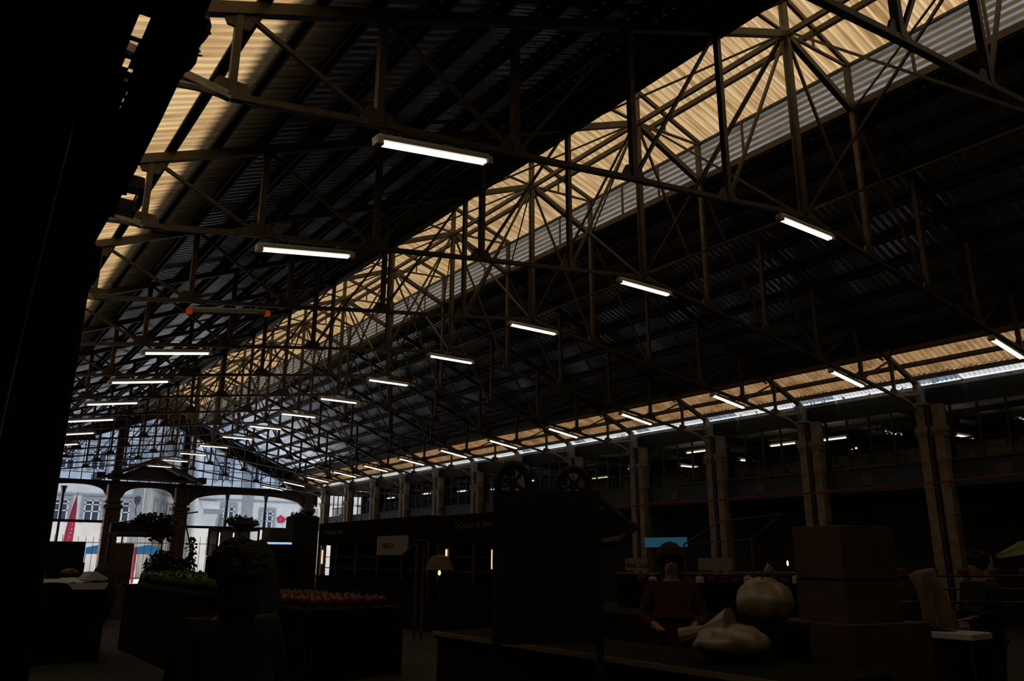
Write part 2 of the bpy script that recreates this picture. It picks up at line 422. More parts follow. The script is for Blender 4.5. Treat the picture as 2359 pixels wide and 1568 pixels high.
for i in range(0,13):
    y=Y0+i*SP
    nm='the %s truss from near'%ORD[i+1]
    off=(i==2)
    place_lamp((3.84,y,5.84),(0,-tl,0), ('unlit fluorescent lamp, ends glowing red,' if off else 'lit fluorescent lamp')+' left of the ridge under '+nm,'lamps left of the ridge',off)
    place_lamp((10.74,y,6.74),(0,0,0),'lit fluorescent lamp at the king post foot of '+nm,'lamps along the ridge')
    place_lamp((17.62,y,5.84),(0,tl,0),'lit fluorescent lamp near the right eave under '+nm,'lamps near the right eave')

# ------------------------------------------------------------------ stone columns along the right and left
def make_column(s):
    t=thing('stone_column','','column',(XK+s*10.42,0,0),'stone columns of the arcade'); cx=XK+s*10.42
    body=MB()
    for q in (-1,1):
        y0,y1=(-.33,-.09) if q<0 else (.09,.33)
        body.box(cx-.165,cx+.165,y0,y1,0,4.72)
        body.box(cx-.20,cx+.20,y0-.03,y1+.03,0,.55)
        body.box(cx-.15,cx+.15,y0+.01,y1-.01,4.98,5.55)
    for z in (1.3,2.0,2.7,3.4,4.05): 
        for q in (-1,1):
            y0,y1=(-.33,-.09) if q<0 else (.09,.33)
            body.box(cx-.175,cx+.175,y0-.012,y1+.012,z,z+.05)
    obj('shaft', body, M['stone'], t)
    cap=MB()
    for q in (-1,1):
        y0,y1=(-.33,-.09) if q<0 else (.09,.33)
        cap.box(cx-.21,cx+.21,y0-.05,y1+.05,4.84,4.98)
        cap.prism([(cx-.165,4.70),(cx+.165,4.70),(cx+.21,4.84),(cx-.21,4.84)],'y',y0-.03,y1+.03)
    obj('capital', cap, M['stone'], t)
    obj('core', MB().box(cx-.08,cx+.14,-.09,.09,0,5.56), M['iron'], t)
    obj('downpipe', MB().tube([(cx-s*.13,0,.1),(cx-s*.13,0,5.5)],.055,10).box(cx-.18,cx+.1,-.10,.10,4.62,4.92), M['iron'], t)
    return t
cR=make_column(1)
for i in range(-1,13):
    y=Y0+i*SP-.18
    lab='stone column of the right arcade, %s from the near end'%ORD[i+1]
    if i==-1: cR.location=(XK+10.42,y,0); cR['label']=lab
    else: dup(cR,(XK+10.42,y,0),lab)
# near left column: the big dark pier beside the camera
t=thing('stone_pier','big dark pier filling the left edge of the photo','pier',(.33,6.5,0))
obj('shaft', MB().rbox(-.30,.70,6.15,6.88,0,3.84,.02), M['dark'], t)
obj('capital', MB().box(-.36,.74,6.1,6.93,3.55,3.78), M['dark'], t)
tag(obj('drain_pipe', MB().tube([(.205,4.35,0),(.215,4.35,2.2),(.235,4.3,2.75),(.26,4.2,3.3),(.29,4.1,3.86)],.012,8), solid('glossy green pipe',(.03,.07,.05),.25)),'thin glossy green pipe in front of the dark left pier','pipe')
for i in (1,2,3):
    y=Y0+i*SP-.18
    tag(obj('stone_pier', MB().rbox(-.02,.58,y-.35,y+.35,0,3.86,.02), M['darkstone']),'dark pier of the left arcade, %s behind the nearest'%ORD[i-1],'pier','left arcade piers')

# canopy of the left gallery above the camera, with gaps
Z0=3.89
edge=[(1.2,4.35),(2.6,4.20),(3.40,4.10),(3.78,3.955),(4.25,3.895),(4.88,3.85),(6.2,3.85),(12,3.85),(30,3.85),(YG,3.85)]
struct('trim_3', MB().strip([(y,z) for y,z in edge],[(y,z+.30) for y,z in edge],'x',.60,.70), M['dark'])
slots=[(.41,.455,3.34,3.52),(.415,.45,3.56,3.68),(.425,.45,3.72,3.80),(.455,.475,3.80,3.83),(.455,.475,3.90,3.93),
       (.49,.50,4.02,4.06),(.487,.502,4.10,4.14),(.49,.50,4.18,4.21),(.525,.532,3.45,3.475),(.526,.533,3.53,3.56),(.53,.538,3.61,3.64),(.535,.543,3.70,3.73),(.54,.548,3.78,3.81)]
cn=MB(); xs=sorted(set([-5.0,.60]+[a for sl in slots for a in sl[:2]])); ys=sorted(set([YA,YG]+[a for sl in slots for a in sl[2:]]))
for i in range(len(xs)-1):
    for j in range(len(ys)-1):
        cx=(xs[i]+xs[i+1])/2; cy=(ys[j]+ys[j+1])/2
        if any(a<cx<b and c<cy<d for a,b,c,d in slots): continue
        cn.add([(xs[i],ys[j],Z0),(xs[i+1],ys[j],Z0),(xs[i+1],ys[j+1],Z0),(xs[i],ys[j+1],Z0)],[(0,1,2,3)])
        if j in (0,len(ys)-2): pass
struct('ceiling_left_gallery', cn, M['dark'])
def floodlight(y,z,w,lab):
    t=thing('spotlight',lab,'spotlight',(.70,y,z))
    obj('body', MB().rbox(.66,.70+w,y-.06,y+.06,z-.06,z+.02,.008), M['iron'], t)
    obj('arm', MB().box(.66,.69,y-.015,y+.015,z-.10,z+.06), M['iron'], t); obj('lens_pin', MB().bar((.69+w,y,z-.05),(.69+w,y,z-.085),.012), M['iron'], t)
floodlight(4.99,3.85,.075,'small dark spotlight on the canopy edge, nearer of two')
floodlight(5.36,3.84,.105,'small dark spotlight on the canopy edge, farther of two')
tag(obj('cable', MB().tube([(.765,5.04,3.84),(.77,5.2,3.83),(.775,5.31,3.83)],.005,6), M['iron']),'short cable between the two canopy spotlights','cable')
t=thing('trailing_plant','dark trailing plant hanging over the canopy edge at top left','plant',(.7,3.6,4.05))
obj('foliage', MB().blob((.70,3.50,4.03),(.035,.10,.07),10,8,.3).blob((.70,3.68,3.99),(.03,.09,.06),10,8,.3).leaves((.70,3.6,4.01),(.03,.2,.05),60,.035), M['leafdark'], t)
obj('stem', MB().tube([(.66,3.4,4.2),(.72,3.6,4.03),(.7,3.85,3.97)],.01,6), M['leafdark'], t)

# ------------------------------------------------------------------ right gallery
struct('wall_right', MB().box(XR+.12,XR+.22,YA,YG,3.42,4.07).box(XR+.04,XR+.30,YA,YG,4.07,4.12), M['parapet'])
struct('floor_gallery', MB().box(XR+.1,28,YA,YG,3.30,3.42), M['dark'])
struct('wall_right_lower', MB().box(23.2,23.3,YA,YG,0,3.3), M['darkwall'])
struct('wall_gallery', MB().box(28,28.1,YA,YG,3.3,7.2), M['galwall'])
gc=MB().box(XR+.25,28,YA,YG,6.02,6.08); struct('ceiling_gallery', gc, M['galceil'])
gb=MB()
for i in range(-2,13):
    y=Y0+i*SP+1.6; gb.box(XR+.4,28,y-.06,y+.06,5.78,6.02)
for x in (23,25,26.6): gb.box(x-.04,x+.04,YA,YG,5.86,6.02)
struct('trim_4', gb, M['steel'])
for i in range(-2,13):
    y0=Y0+i*SP-.18+.45; y1=y0+SP-.9; w=MB()
    if y1>YG: continue
    for k in range(1,4): yy=y0+(y1-y0)*k/4; w.box(XR+.12,XR+.17,yy-.025,yy+.025,4.12,5.54)
    w.box(XR+.12,XR+.17,y0-.02,y0+.03,4.12,5.54).box(XR+.12,XR+.17,y1-.03,y1+.02,4.12,5.54)
    n=i+3
    fr=struct('window_%d'%n, w, M['iron'])
    g=obj('pane', MB().add([(XR+.15,y0,4.12),(XR+.15,y1,4.12),(XR+.15,y1,5.54),(XR+.15,y0,5.54)],[(0,1,2,3)]), M['pane'], fr)
    # balustrade behind the window
    t=thing('balustrade','dark gallery railing behind the window of the %s bay from the near end'%ORD[n-1],'railing',(XR+.4,y0,4.1),'gallery railings')
    b=MB(); k=0; yy=y0
    while yy<y1: b.box(XR+.39,XR+.41,yy-.012,yy+.012,4.12,4.62); yy+=.16
    obj('baluster', b, M['iron'], t); obj('handrail', MB().box(XR+.36,XR+.44,y0,y1,4.62,4.67), M['iron'], t)
    # square vent tile on the parapet
    ym=(y0+y1)/2+.22
    t=thing('wall_vent','square tan vent tile on the parapet, %s bay from the near end'%ORD[n-1],'vent',(XR+.12,ym,3.74),'vent tiles along the parapet')
    obj('tile', MB().rbox(XR+.09,XR+.121,ym-.16,ym+.16,3.60,3.90,.01), solid('vent tile',(.17,.11,.05),.8) if i==-2 else bpy.data.materials['vent tile'], t)
    obj('slot', MB().box(XR+.085,XR+.092,ym-.11,ym+.11,3.68,3.70).box(XR+.085,XR+.092,ym-.11,ym+.11,3.79,3.81), M['steel'], t)
# planters and shrubs behind the glass
for k,(y,h,nl,mn) in enumerate(((8.3,.75,420,'leaf'),(11.9,.95,520,'leaf'),(13.35,.5,250,'leaf'),(14.9,.62,380,'leafdark'),(16.3,.75,420,'leaf'),(18.2,.42,300,'leafdark'),(19.6,.5,300,'leaf'),(22.2,.55,300,'leaf'),(25.6,.6,300,'leaf'),(27.2,.45,240,'leafdark'),(29.9,.4,240,'leaf'),(33.2,.5,260,'leafdark'),(35.2,.36,200,'leafdark'))):
    t=thing('potted_shrub','leafy green shrub in a trough behind the gallery glass, %s from the near end'%ORD[k],'plant',(XR+.85,y,3.42),'shrubs behind the gallery glass')
    obj('trough', MB().rbox(XR+.62,XR+1.08,y-.42,y+.42,3.42,4.06,.02), M['dark'], t)
    rr=random.Random(50+k)
    obj('foliage', MB().leaves((XR+.85,y,4.1+h*.6),(.3,.55,h*.75),nl,.16,rr,.0), M[mn], t)
    st=MB()
    for q in range(4): st.tube([(XR+.8+.04*q,y-.2+.12*q,4.05),(XR+.85+rr.uniform(-.15,.15),y-.3+.2*q,4.1+h)],.012,5)
    obj('stem', st, M['wood'], t)
gl=None
GL=[(23.6,12.55,5.35,'x'),(24.6,10.9,5.15,'x'),(24.2,14.9,5.5,'y'),(24,16.7,5.5,'y'),(23.2,17.6,4.95,'x'),(24,19.8,5.1,'x'),(24.6,21.6,5.2,'x'),(24,20.6,5.65,'y'),(24,23.9,5.3,'y'),(24,26.2,5.05,'y'),(24.4,28.1,5.35,'y'),(24,31.5,5.3,'y'),(24,34.2,5.1,'y'),(24,37.5,5.2,'y'),(24,41.5,5.3,'y'),(24,46,5.3,'y'),(25.5,9.2,5.6,'y')]
for k,(x,y,z,a) in enumerate(GL):
    lab='yellowish lit tube lamp inside the right gallery, %s from the near end'%ORD[k] if k<16 else 'yellowish lit tube lamp inside the gallery at the right photo edge'
    rot=(0,0,0) if a=='x' else (0,0,pi/2)
    if gl is None:
        gl=make_lamp(1.1,True,'tubey'); gl.location=(x,y,z); gl.rotation_euler=rot; gl['label']=lab; gl['group']='gallery lamps'
    else: dup(gl,(x,y,z),lab,rot,'gallery lamps')
for k,(x,y,z) in enumerate(((23.5,18.95,5.25),(23.6,13.9,4.95),(23.5,13.7,4.98))):
    t=thing('pendant_bulb',('small warm bulb hanging behind the glass left of a column','left of two small warm bulbs among gallery shrubs','right of two small warm bulbs among gallery shrubs')[k],'bulb',(x,y,z))
    obj('bulb', MB().blob((x,y,z),(.035,.035,.05),8,6), M['warm'], t); obj('cord', MB().tube([(x,y,z+.04),(x,y,6.02)],.006,5), M['iron'], t)
tag(obj('hanging_banner', MB().box(22.6,22.62,15.35,15.75,4.2,5.1), solid('maroon cloth',(.12,.01,.012),.9)),'dark red banner behind the gallery glass among shrubs','banner')
# dry leaves on the gutter
for k in range(16):
    y=9.5+k*.62+R.uniform(-.2,.2) if k<12 else 22+R.uniform(-.6,.6)
    o=obj('dry_leaf', MB().leaves((XR+.17,y,6.16),(.02,.05,.02),5,.07,None,0), M['dryleaf'])
    tag(o,'reddish dry leaves caught on the right gutter edge','leaves','dry leaves on the gutter')

# ------------------------------------------------------------------ shell: floor, far walls, roofs over the side aisles
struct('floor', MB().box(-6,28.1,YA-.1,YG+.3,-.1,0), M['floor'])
struct('wall_left', MB().box(-5.1,-5,YA,YG,0,6.6), M['darkwall'])
struct('wall_back', MB().box(-5.1,28.1,YA-.1,YA,0,11.4), M['darkwall'])
struct('ceiling_left_aisle', MB().box(-5.1,XL-.25,YA,YG,6.02,6.08), M['dark'])
struct('wall_aisle_end_left', MB().box(-5.1,XL-.2,YG,YG+.1,0,6.6), M['darkwall'])
struct('wall_gallery_end', MB().box(24.8,28.1,YG,YG+.1,0,6.1), M['darkwall'])

# ------------------------------------------------------------------ glazed gable
W=MB(); WG=MB()
def zg(x): return 9.90-.42*abs(x-XK)
x=XL
cols=[XK+.62*k for k in range(-16,17)]
for x in cols:
    if zg(x)>5.95: W.box(x-.022,x+.022,YG,YG+.06,5.9,zg(x)+.1)
z=6.35
while z<9.8:
    hw=(9.95-z)/.42; W.box(XK-hw,XK+hw,YG+.005,YG+.055,z-.018,z+.018); z+=.52
win=struct('window_20', W, M['iron'])
obj('pane', MB().prism([(XK-9.6,5.85),(XK+9.6,5.85),(XK,9.95)],'y',YG+.03,YG+.034), M['glass'], win)
lo=[]; hi=[]
for k in range(-20,21):
    x=XK+10.7*k/20; d=abs(x-XK); lo.append((x, 9.87-.42*d-(max(0,d-7.5)**2)*.05)); hi.append((x, ZR(d)+.05))
struct('trim_5', MB().strip(lo,hi,'y',YG-.25,YG+.25), M['iron'])
struct('trim_6', MB().box(XL-.3,XR+3.6,YG-.18,YG+.18,5.70,5.92), M['iron'])
# arched spandrels under the beam
def arch(xa,xb,zc,zs,za=5.72):
    lo=[];hi=[]
    for k in range(17):
        u=k/16; x=xa+(xb-xa)*u; e=abs(2*u-1)
        lo.append((x, zs+(zc-zs)*sqrt(max(0,1-e**2.6)))); hi.append((x,za))
    return lo,hi
sp=MB()
for a in ((5.0,8.42,5.66,5.05),(9.25,12.2,5.60,4.95),(13.05,20.6,5.46,4.7),(1.2,5.0,5.66,5.05)):
    l,h=arch(*a); sp.strip(l,h,'y',YG-.12,YG+.12)
struct('trim_7', sp, M['darkstone'])
for k,(x,lab) in enumerate(((8.84,'tall dark stone pillar under the left end of the porch roof'),(12.62,'tall dark stone pillar under the right end of the porch roof'))):
    t=thing('stone_pillar',lab,'pillar',(x,YG,0),'pillars of the glazed end wall')
    obj('shaft', MB().box(x-.40,x+.40,YG-.35,YG+.35,0,4.35).box(x-.34,x+.34,YG-.3,YG+.3,4.35,5.72), M['darkstone'], t)
    obj('capital', MB().box(x-.50,x+.50,YG-.42,YG+.42,4.3,4.52).box(x-.46,x+.46,YG-.4,YG+.4,4.66,4.76), M['darkstone'], t)
    j=MB()
    for z in (1.1,1.8,2.5,3.2,3.9): j.box(x-.42,x+.42,YG-.37,YG+.37,z,z+.05)
    obj('joint_band', j, M['darkstone'], t)
    obj('upper_post', MB().box(x-.20,x+.20,YG-.2,YG+.2,5.92,zg(x)+.2).box(x-.3,x+.3,YG-.25,YG+.25,6.1,6.5), M['iron'], t)
t=thing('stone_pillar','tall dark stone pillar beside the far right column','pillar',(20.9,YG,0),'pillars of the glazed end wall')
obj('shaft', MB().box(20.55,21.15,YG-.3,YG+.3,0,5.72), M['darkstone'], t); obj('capital', MB().box(20.45,21.25,YG-.36,YG+.36,4.5,4.75), M['darkstone'], t)
for k,x in enumerate((15.45,17.95,6.2)):
    t=thing('iron_post','thin iron post in the glazed end wall, %s'%('left of two right of the porch','right of two right of the porch','left of the porch roof')[k],'post',(x,YG,0),'iron posts of the end wall')
    obj('shaft', MB().tube([(x,YG,0),(x,YG,5.4)],.07,10), M['iron'], t); obj('collar', MB().tube([(x,YG,5.1),(x,YG,5.35),(x,YG,5.5)],[.09,.13,.2],10), M['iron'], t)
bars=MB()
for xa,xb,z in ((1.0,8.45,3.58),(9.25,12.2,3.48),(13.0,20.6,3.40)): bars.box(xa,xb,YG-.06,YG+.06,z-.09,z+.06)
bars.box(9.25,12.2,YG-.06,YG+.06,2.72,3.48)
struct('trim_8', bars, M['iron'])
gp=MB()
for xa,xb,z in ((1.0,8.45,3.6),(9.25,12.2,3.5),(13.0,20.6,3.42)): gp.add([(xa,YG+.01,z),(xb,YG+.01,z),(xb,YG+.01,5.7),(xa,YG+.01,5.7)],[(0,1,2,3)])
struct('window_21', gp, M['glass'])
# porch roof over the entrance
t=thing('porch_roof','brown gabled porch roof over the entrance in the end wall','porch',(XK,YG-.8,5.95))
for s in (-1,1):
    obj('slope', MB().prism([(XK,7.34),(XK,7.16),(XK+s*2.75,5.92),(XK+s*2.75,6.10)],'y',YG-1.2,YG+1.5), M['darkstone'], t)
    obj('end_block', MB().box(XK+s*2.85-.22,XK+s*2.85+.22,YG-1.0,YG+1.0,5.95,6.32), M['iron'], t)
obj('tie_beam', MB().box(XK-2.5,XK+2.5,YG-1.1,YG-1.0,5.92,6.06), M['darkstone'], t)
obj('pediment', MB().prism([(XK-2.3,6.0),(XK+2.3,6.0),(XK,7.1)],'y',YG-.5,YG-.45), M['iron'], t)
obj('fascia_board', MB().strip([(XK-2.6,6.0),(XK,7.02),(XK+2.6,6.0)],[(XK-2.6,6.16),(XK,7.26),(XK+2.6,6.16)],'y',YG-1.25,YG-1.2), solid('porch board',(.10,.062,.045),.85), t)

# ------------------------------------------------------------------ street outside
struct('ground', MB().box(-40,70,YG+.3,110,-.12,-.02), M['pave'])
def building(name,lab,p0,p1,h,mat,wins,depth=6,course=(5.85,),pil=()):
    """facade from p0 to p1 facing the market; wins: (u along, z centre, w, h)"""
    p0=Vector((*p0,0)); p1=Vector((*p1,0)); d=(p1-p0).normalized(); n=Vector((d.y,-d.x,0)); L=(p1-p0).length
    t=thing(name,lab,'building',tuple(p0))
    def W(u,z,o): return p0+d*u+n*o+Vector((0,0,z))
    def bx(mb,u0,u1,z0,z1,o0,o1):
        vs=[W(u,z,o) for z in (z0,z1) for u,o in ((u0,o1),(u1,o1),(u1,o0),(u0,o0))]
        mb.add(vs,[(3,2,1,0),(4,5,6,7),(0,1,5,4),(1,2,6,5),(2,3,7,6),(3,0,4,7)])
    m=MB(); bx(m,0,L,-.1,h,-depth,0); obj('facade',m,mat,t)
    m=MB()
    for z in course: bx(m,0,L,z-.06,z+.06,0,.08)
    bx(m,0,L,h-.3,h,0,.35); obj('cornice',m,M['surround'],t)
    for a,b in pil:
        m=MB(); bx(m,a,b,0,h,0,.12); obj('pilaster',m,M['surround'],t)
    for (u,z,w,hh) in wins:
        m=MB(); s=.22
        bx(m,u-w/2-s,u-w/2,z-hh/2-.1,z+hh/2+s,0,.1); bx(m,u+w/2,u+w/2+s,z-hh/2-.1,z+hh/2+s,0,.1); bx(m,u-w/2,u+w/2,z+hh/2,z+hh/2+s,0,.1)
        f=obj('window',m,M['surround'],t)
        m=MB(); bx(m,u-w/2,u+w/2,z-hh/2,z+hh/2,.005,.02); obj('pane',m,M['wglass'],f)
        m=MB(); k=.05
        for a in (u-w/2+k,u,u+w/2-k): bx(m,a-k,a+k,z-hh/2,z+hh/2,.02,.06)
        for q in (z-hh/2+k,z-.05,z+hh*.28,z+hh/2-k): bx(m,u-w/2,u+w/2,q-k*.7,q+k*.7,.02,.06)
        obj('sash',m,M['sash'],f)
    return t
wA=[(x,z,1.08,1.55) for z in (4.85,8.55,12.0) for x in (3.9,5.98,8.04,10.08,12.08,14.18,16.2)]
building('street_house','pale house with stone framed windows seen left through the end wall',(-4.1,66),(13.3,66),15.5,M['facade'],[(x,z,w,h) for x,z,w,h in [(a-.2+.0,b,c,d) for a,b,c,d in wA]],course=(5.98,9.9),pil=((16.65,17.4),))
building('street_house','cream house receding beyond the corner with small windows',(13.86,66.05),(22.9,86),15,M['facade2'],[(u,z,.75,1.35) for z in (5.1,7.9,10.6) for u in (1.6,3.9,6.2,8.5,11,14)],depth=.5,course=(3.7,6.6))
building('street_house','white building with dark doorway seen right through the end wall',(17.2,65.5),(46,65.5),15.8,M['facade'],[(2.45,4.6,.9,1.9),(5.62,4.5,.95,1.5),(9.2,4.6,1.2,1.5),(12.4,4.6,1.2,1.5)]+[(u,z,1.1,1.7) for z in (8.3,11.9) for u in (1.8,4.2,6.8,9.2,12.2,15)],course=(6.0,9.8),pil=((3.5,4.35),))
t=thing('entrance_canopy','grey shop canopy on the white building outside','canopy',(18.1,65.2,5.2))
obj('cloth', MB().prism([(64.2,5.05),(64.2,5.2),(65.45,5.9),(65.45,5.75)],'x',17.35,18.6), M['surround'], t); obj('valance', MB().box(17.35,18.6,64.18,64.21,4.8,5.06), M['surround'], t)
t=thing('graffiti','red flower shaped graffiti on the white building outside','graffiti',(23.6,65.48,4.5))
g=MB()
for a in range(5): g.blob((23.98+.2*cos(a*1.26+.3),65.47,4.62+.2*sin(a*1.26+.3)),(.17,.01,.15),10,6)
obj('petals', g, M['red'], t); obj('stroke', MB().tube([(24.2,65.44,4.4),(24.5,65.44,4.75),(24.75,65.44,4.5),(24.7,65.44,4.2),(24.9,65.44,4.3)],.05,6), M['red'], t)
t=thing('feather_flag','red feather flag on a pole outside left','flag',(7.55,60,0))
obj('pole', MB().tube([(7.62,60,0),(7.7,60,3.5),(8.02,60,5.75)],.025,8), M['iron'], t)
fl=MB(); L=[(7.50,1.9),(7.55,2.6),(7.62,3.4),(7.74,4.3),(7.86,5.0),(7.97,5.5)]; Rr=[(8.10,1.9),(8.12,2.6),(8.12,3.4),(8.10,4.3),(8.06,5.0),(8.0,5.55)]
for i in range(5): fl.prism([L[i],L[i+1],Rr[i+1],Rr[i]],'y',59.99,60.01)
cl=obj('cloth', fl, M['red'], t)
for k in range(5): obj('mark', MB().bar((7.84+.03*k,59.98,2.75+.27*k),(7.95+.02*k,59.98,2.86+.27*k),.05,.02), M['sash'], cl)
obj('foot', MB().rbox(7.4,7.95,59.8,60.2,0,.1,.02), M['red'], t)
for k,(x,y) in enumerate(((9.4,57.5),(12.1,57.5))):
    t=thing('market_parasol','bright blue awning outside behind the %s pillar'%('left','right'),'awning',(x,y,0)) if False else thing('street_awning',('bright blue street awning left of the left pillar','bright blue street awning between the two pillars')[k],'awning',(x,y,0))
    obj('cloth', MB().prism([(x-.9,1.75),(x-.9,2.15),(x,2.35),(x+.9,2.15),(x+.9,1.75)],'y',y-.6,y+.6), M['awnblue'], t)
    for q in (-.8,.8): obj('leg', MB().tube([(x+q,y,0),(x+q,y,1.8)],.025,6), M['iron'], t)
t=thing('iron_fence','thin iron fence with spikes along the pavement outside','fence',(1,55,0))
f=MB(); xx=1.0
while xx<20.5: f.box(xx-.014,xx+.014,54.99,55.01,0,2.75+.12*(int(xx*4)%2)); xx+=.42
obj('spike', f, M['iron'], t); obj('rail', MB().box(1,20.5,54.98,55.02,.3,.35).box(1,20.5,54.98,55.02,2.4,2.44), M['iron'], t)
tag(obj('red_banner', MB().box(11.05,11.2,55.6,55.64,-.02,2.2), M['red']),'narrow red upright banner outside beside the left pillar','banner')
t=thing('street_lantern','black wall lantern with a bracket on the corner pilaster outside','lantern',(12.75,65.4,5.3))
obj('bracket', MB().tube([(12.9,65.84,4.6),(12.7,65.3,5.0),(12.75,65.2,5.4)],.04,6), M['iron'], t); obj('head', MB().tube([(12.75,65.2,5.35),(12.75,65.2,5.55),(12.75,65.2,5.9),(12.75,65.2,6.05)],[.1,.22,.26,.02],8), M['iron'], t)

# ================================================================== market floor
def person(name,lab,x,y,h,face,coat,hairlen='short',hairm='hair',arms='down',turn=0):
    """one continuous skinned body, with coat and hair as children"""
    t=thing(name,lab,'person',(x,y,0)); t.rotation_euler=(0,0,face)
    k=h/1.75
    def skin(nm,pts,edges,rad,root,mat,par,sub=2):
        me=bpy.data.meshes.new(nm); me.from_pydata([tuple(Vector(p)*k) for p in pts],edges,[]); me.materials.append(mat)
        o=bpy.data.objects.new(nm,me); COL.objects.link(o); o.parent=par
        md=o.modifiers.new('skin','SKIN'); md.use_smooth_shade=True
        for i,r in enumerate(rad):
            r=r if isinstance(r,tuple) else (r,r); sv=me.skin_vertices[0].data[i]; sv.radius=(r[0]*k,r[1]*k); sv.use_root=(i==root)
        o.modifiers.new('sub','SUBSURF').levels=sub; o.modifiers['sub'].render_levels=sub
        return o
    P=[];E=[];Q=[]
    def add(p,r,par=None):
        P.append(p);Q.append(r)
        if par is not None: E.append((par,len(P)-1))
        return len(P)-1
    pel=add((0,0,.95),(.15,.11)); wa=add((0,0,1.12),(.13,.10),pel); ch=add((0,.01,1.32),(.15,.11),wa); nb=add((0,0,1.46),(.075,.07),ch); nk=add((0,.01,1.52),.052,nb)
    jaw=add((0,.025,1.58),(.062,.07),nk); hd=add((0,.015,1.66),(.074,.09),jaw); tp=add((0,.0,1.73),(.055,.065),hd); ns=add((0,.115,1.625),.012,jaw)
    for s in (-1,1):
        add((s*.078,.0,1.63),.012,hd)
        hp=add((s*.09,0,.88),.095,pel); kn=add((s*.10,.02,.49),.058,hp); an=add((s*.10,-.02,.09),.04,kn); add((s*.11,.13,.035),.035,an)
        sh=add((s*.18,0,1.42),.058,ch)
        if arms=='down': el=(s*.23,-.02,1.13); wr=(s*.24,.06,.88); fd=Vector((0,.25,-1))
        else: el=(s*.25,.04,1.14); wr=(s*.16,.28,1.10); fd=Vector((-s*.2,1,-.15))
        e=add(el,.042,sh); w=add(wr,.028,e); fd.normalize(); side=Vector((0,1,0)) if arms=='down' else Vector((s,0,0))
        pm=add(tuple(Vector(wr)+fd*.07),(.032,.018),w)
        for q,(o,l) in enumerate(((-.027,.065),(-.009,.08),(.009,.075),(.027,.058))):
            a=add(tuple(Vector(wr)+fd*.10+side*o),.009,pm); b=add(tuple(Vector(wr)+fd*(.10+l*.55)+side*o*1.1),.0085,a); add(tuple(Vector(wr)+fd*(.10+l)+side*o+Vector((-s*.012,0,0))),.007,b)
        th=add(tuple(Vector(wr)+fd*.04+side*.034),.010,w); add(tuple(Vector(wr)+fd*.085+side*.06),.008,th)
    body=skin('body',P,E,Q,0,M['skin'],t)
    cp=[(0,0,.80),(0,0,1.0),(0,0,1.15),(0,.01,1.33),(0,0,1.45)]; ce=[(0,1),(1,2),(2,3),(3,4)]; cr=[(.19,.15),(.18,.145),(.165,.135),(.18,.14),(.085,.08)]
    for s in (-1,1):
        if arms=='down': pts=[(s*.185,0,1.425),(s*.235,-.02,1.13),(s*.245,.05,.92)]
        else: pts=[(s*.185,0,1.425),(s*.26,.04,1.14),(s*.18,.24,1.105)]
        b=len(cp); cp+=pts; ce+=[(3,b),(b,b+1),(b+1,b+2)]; cr+=[.075,.06,.048]
    skin('coat',cp,ce,cr,1,coat,t)
    lp=[(0,0,.96)]; le=[]; lr=[(.155,.125)]
    for s in (-1,1):
        b=len(lp); lp+=[(s*.09,0,.86),(s*.10,.02,.49),(s*.10,-.01,.08)]; le+=[(0,b),(b,b+1),(b+1,b+2)]; lr+=[.105,.07,.06]
    skin('trousers',lp,le,lr,0,M['coat'],t)
    for s in (-1,1): obj('shoe', MB().rbox(s*.11*k-.05,s*.11*k+.05,-.08,.20,0,.085,.03), M['rubber']).parent=t
    rr=random.Random(int(x*100)); hm=MB()
    hm.blob((0,-.012*k,1.672*k),(.095*k,.112*k,.105*k),14,10,.06,rr)
    for _ in range(70 if hairlen=='short' else 160):
        a=rr.uniform(0,2*pi); e=rr.uniform(-.2,1.5); c=Vector((.095*cos(a)*cos(e),-.012+.112*sin(a)*cos(e),1.672+.105*sin(e)))
        if c.y>.05 and c.z<1.70: continue
        hm.blob(tuple(c*k),(.022 if hairlen=='short' else .04)*k,6,4,.3,rr)
    if hairlen=='long': hm.blob((0,-.06*k,1.55*k),(.09*k,.06*k,.14*k),12,8,.15,rr)
    o=bpy.data.objects.new('hair',bpy.data.meshes.new('hair')); o.data.from_pydata([tuple(v) for v in hm.v],[],hm.f); o.data.materials.append(M[hairm]); COL.objects.link(o); o.parent=t
    ey=MB()
    for s in (-1,1): ey.blob((s*.032*k,.098*k,1.645*k),.010*k,8,6)
    o=bpy.data.objects.new('eyes',bpy.data.meshes.new('eyes')); o.data.from_pydata([tuple(v) for v in ey.v],[],ey.f); o.data.materials.append(M['ink']); COL.objects.link(o); o.parent=t
    return t
person('person','person in a dark coat seen from behind in the left foreground',1.09,3.45,1.62,.15,M['coat'],'long')
person('person','curly haired vendor in a dark red jacket behind the counter',5.42,5.03,1.68,pi*.75,M['coatred'],'long',arms='fwd')
person('person','person in dark clothes before a white board at the right edge',8.72,3.92,1.66,pi*.35,M['coat'],'short',arms='fwd')

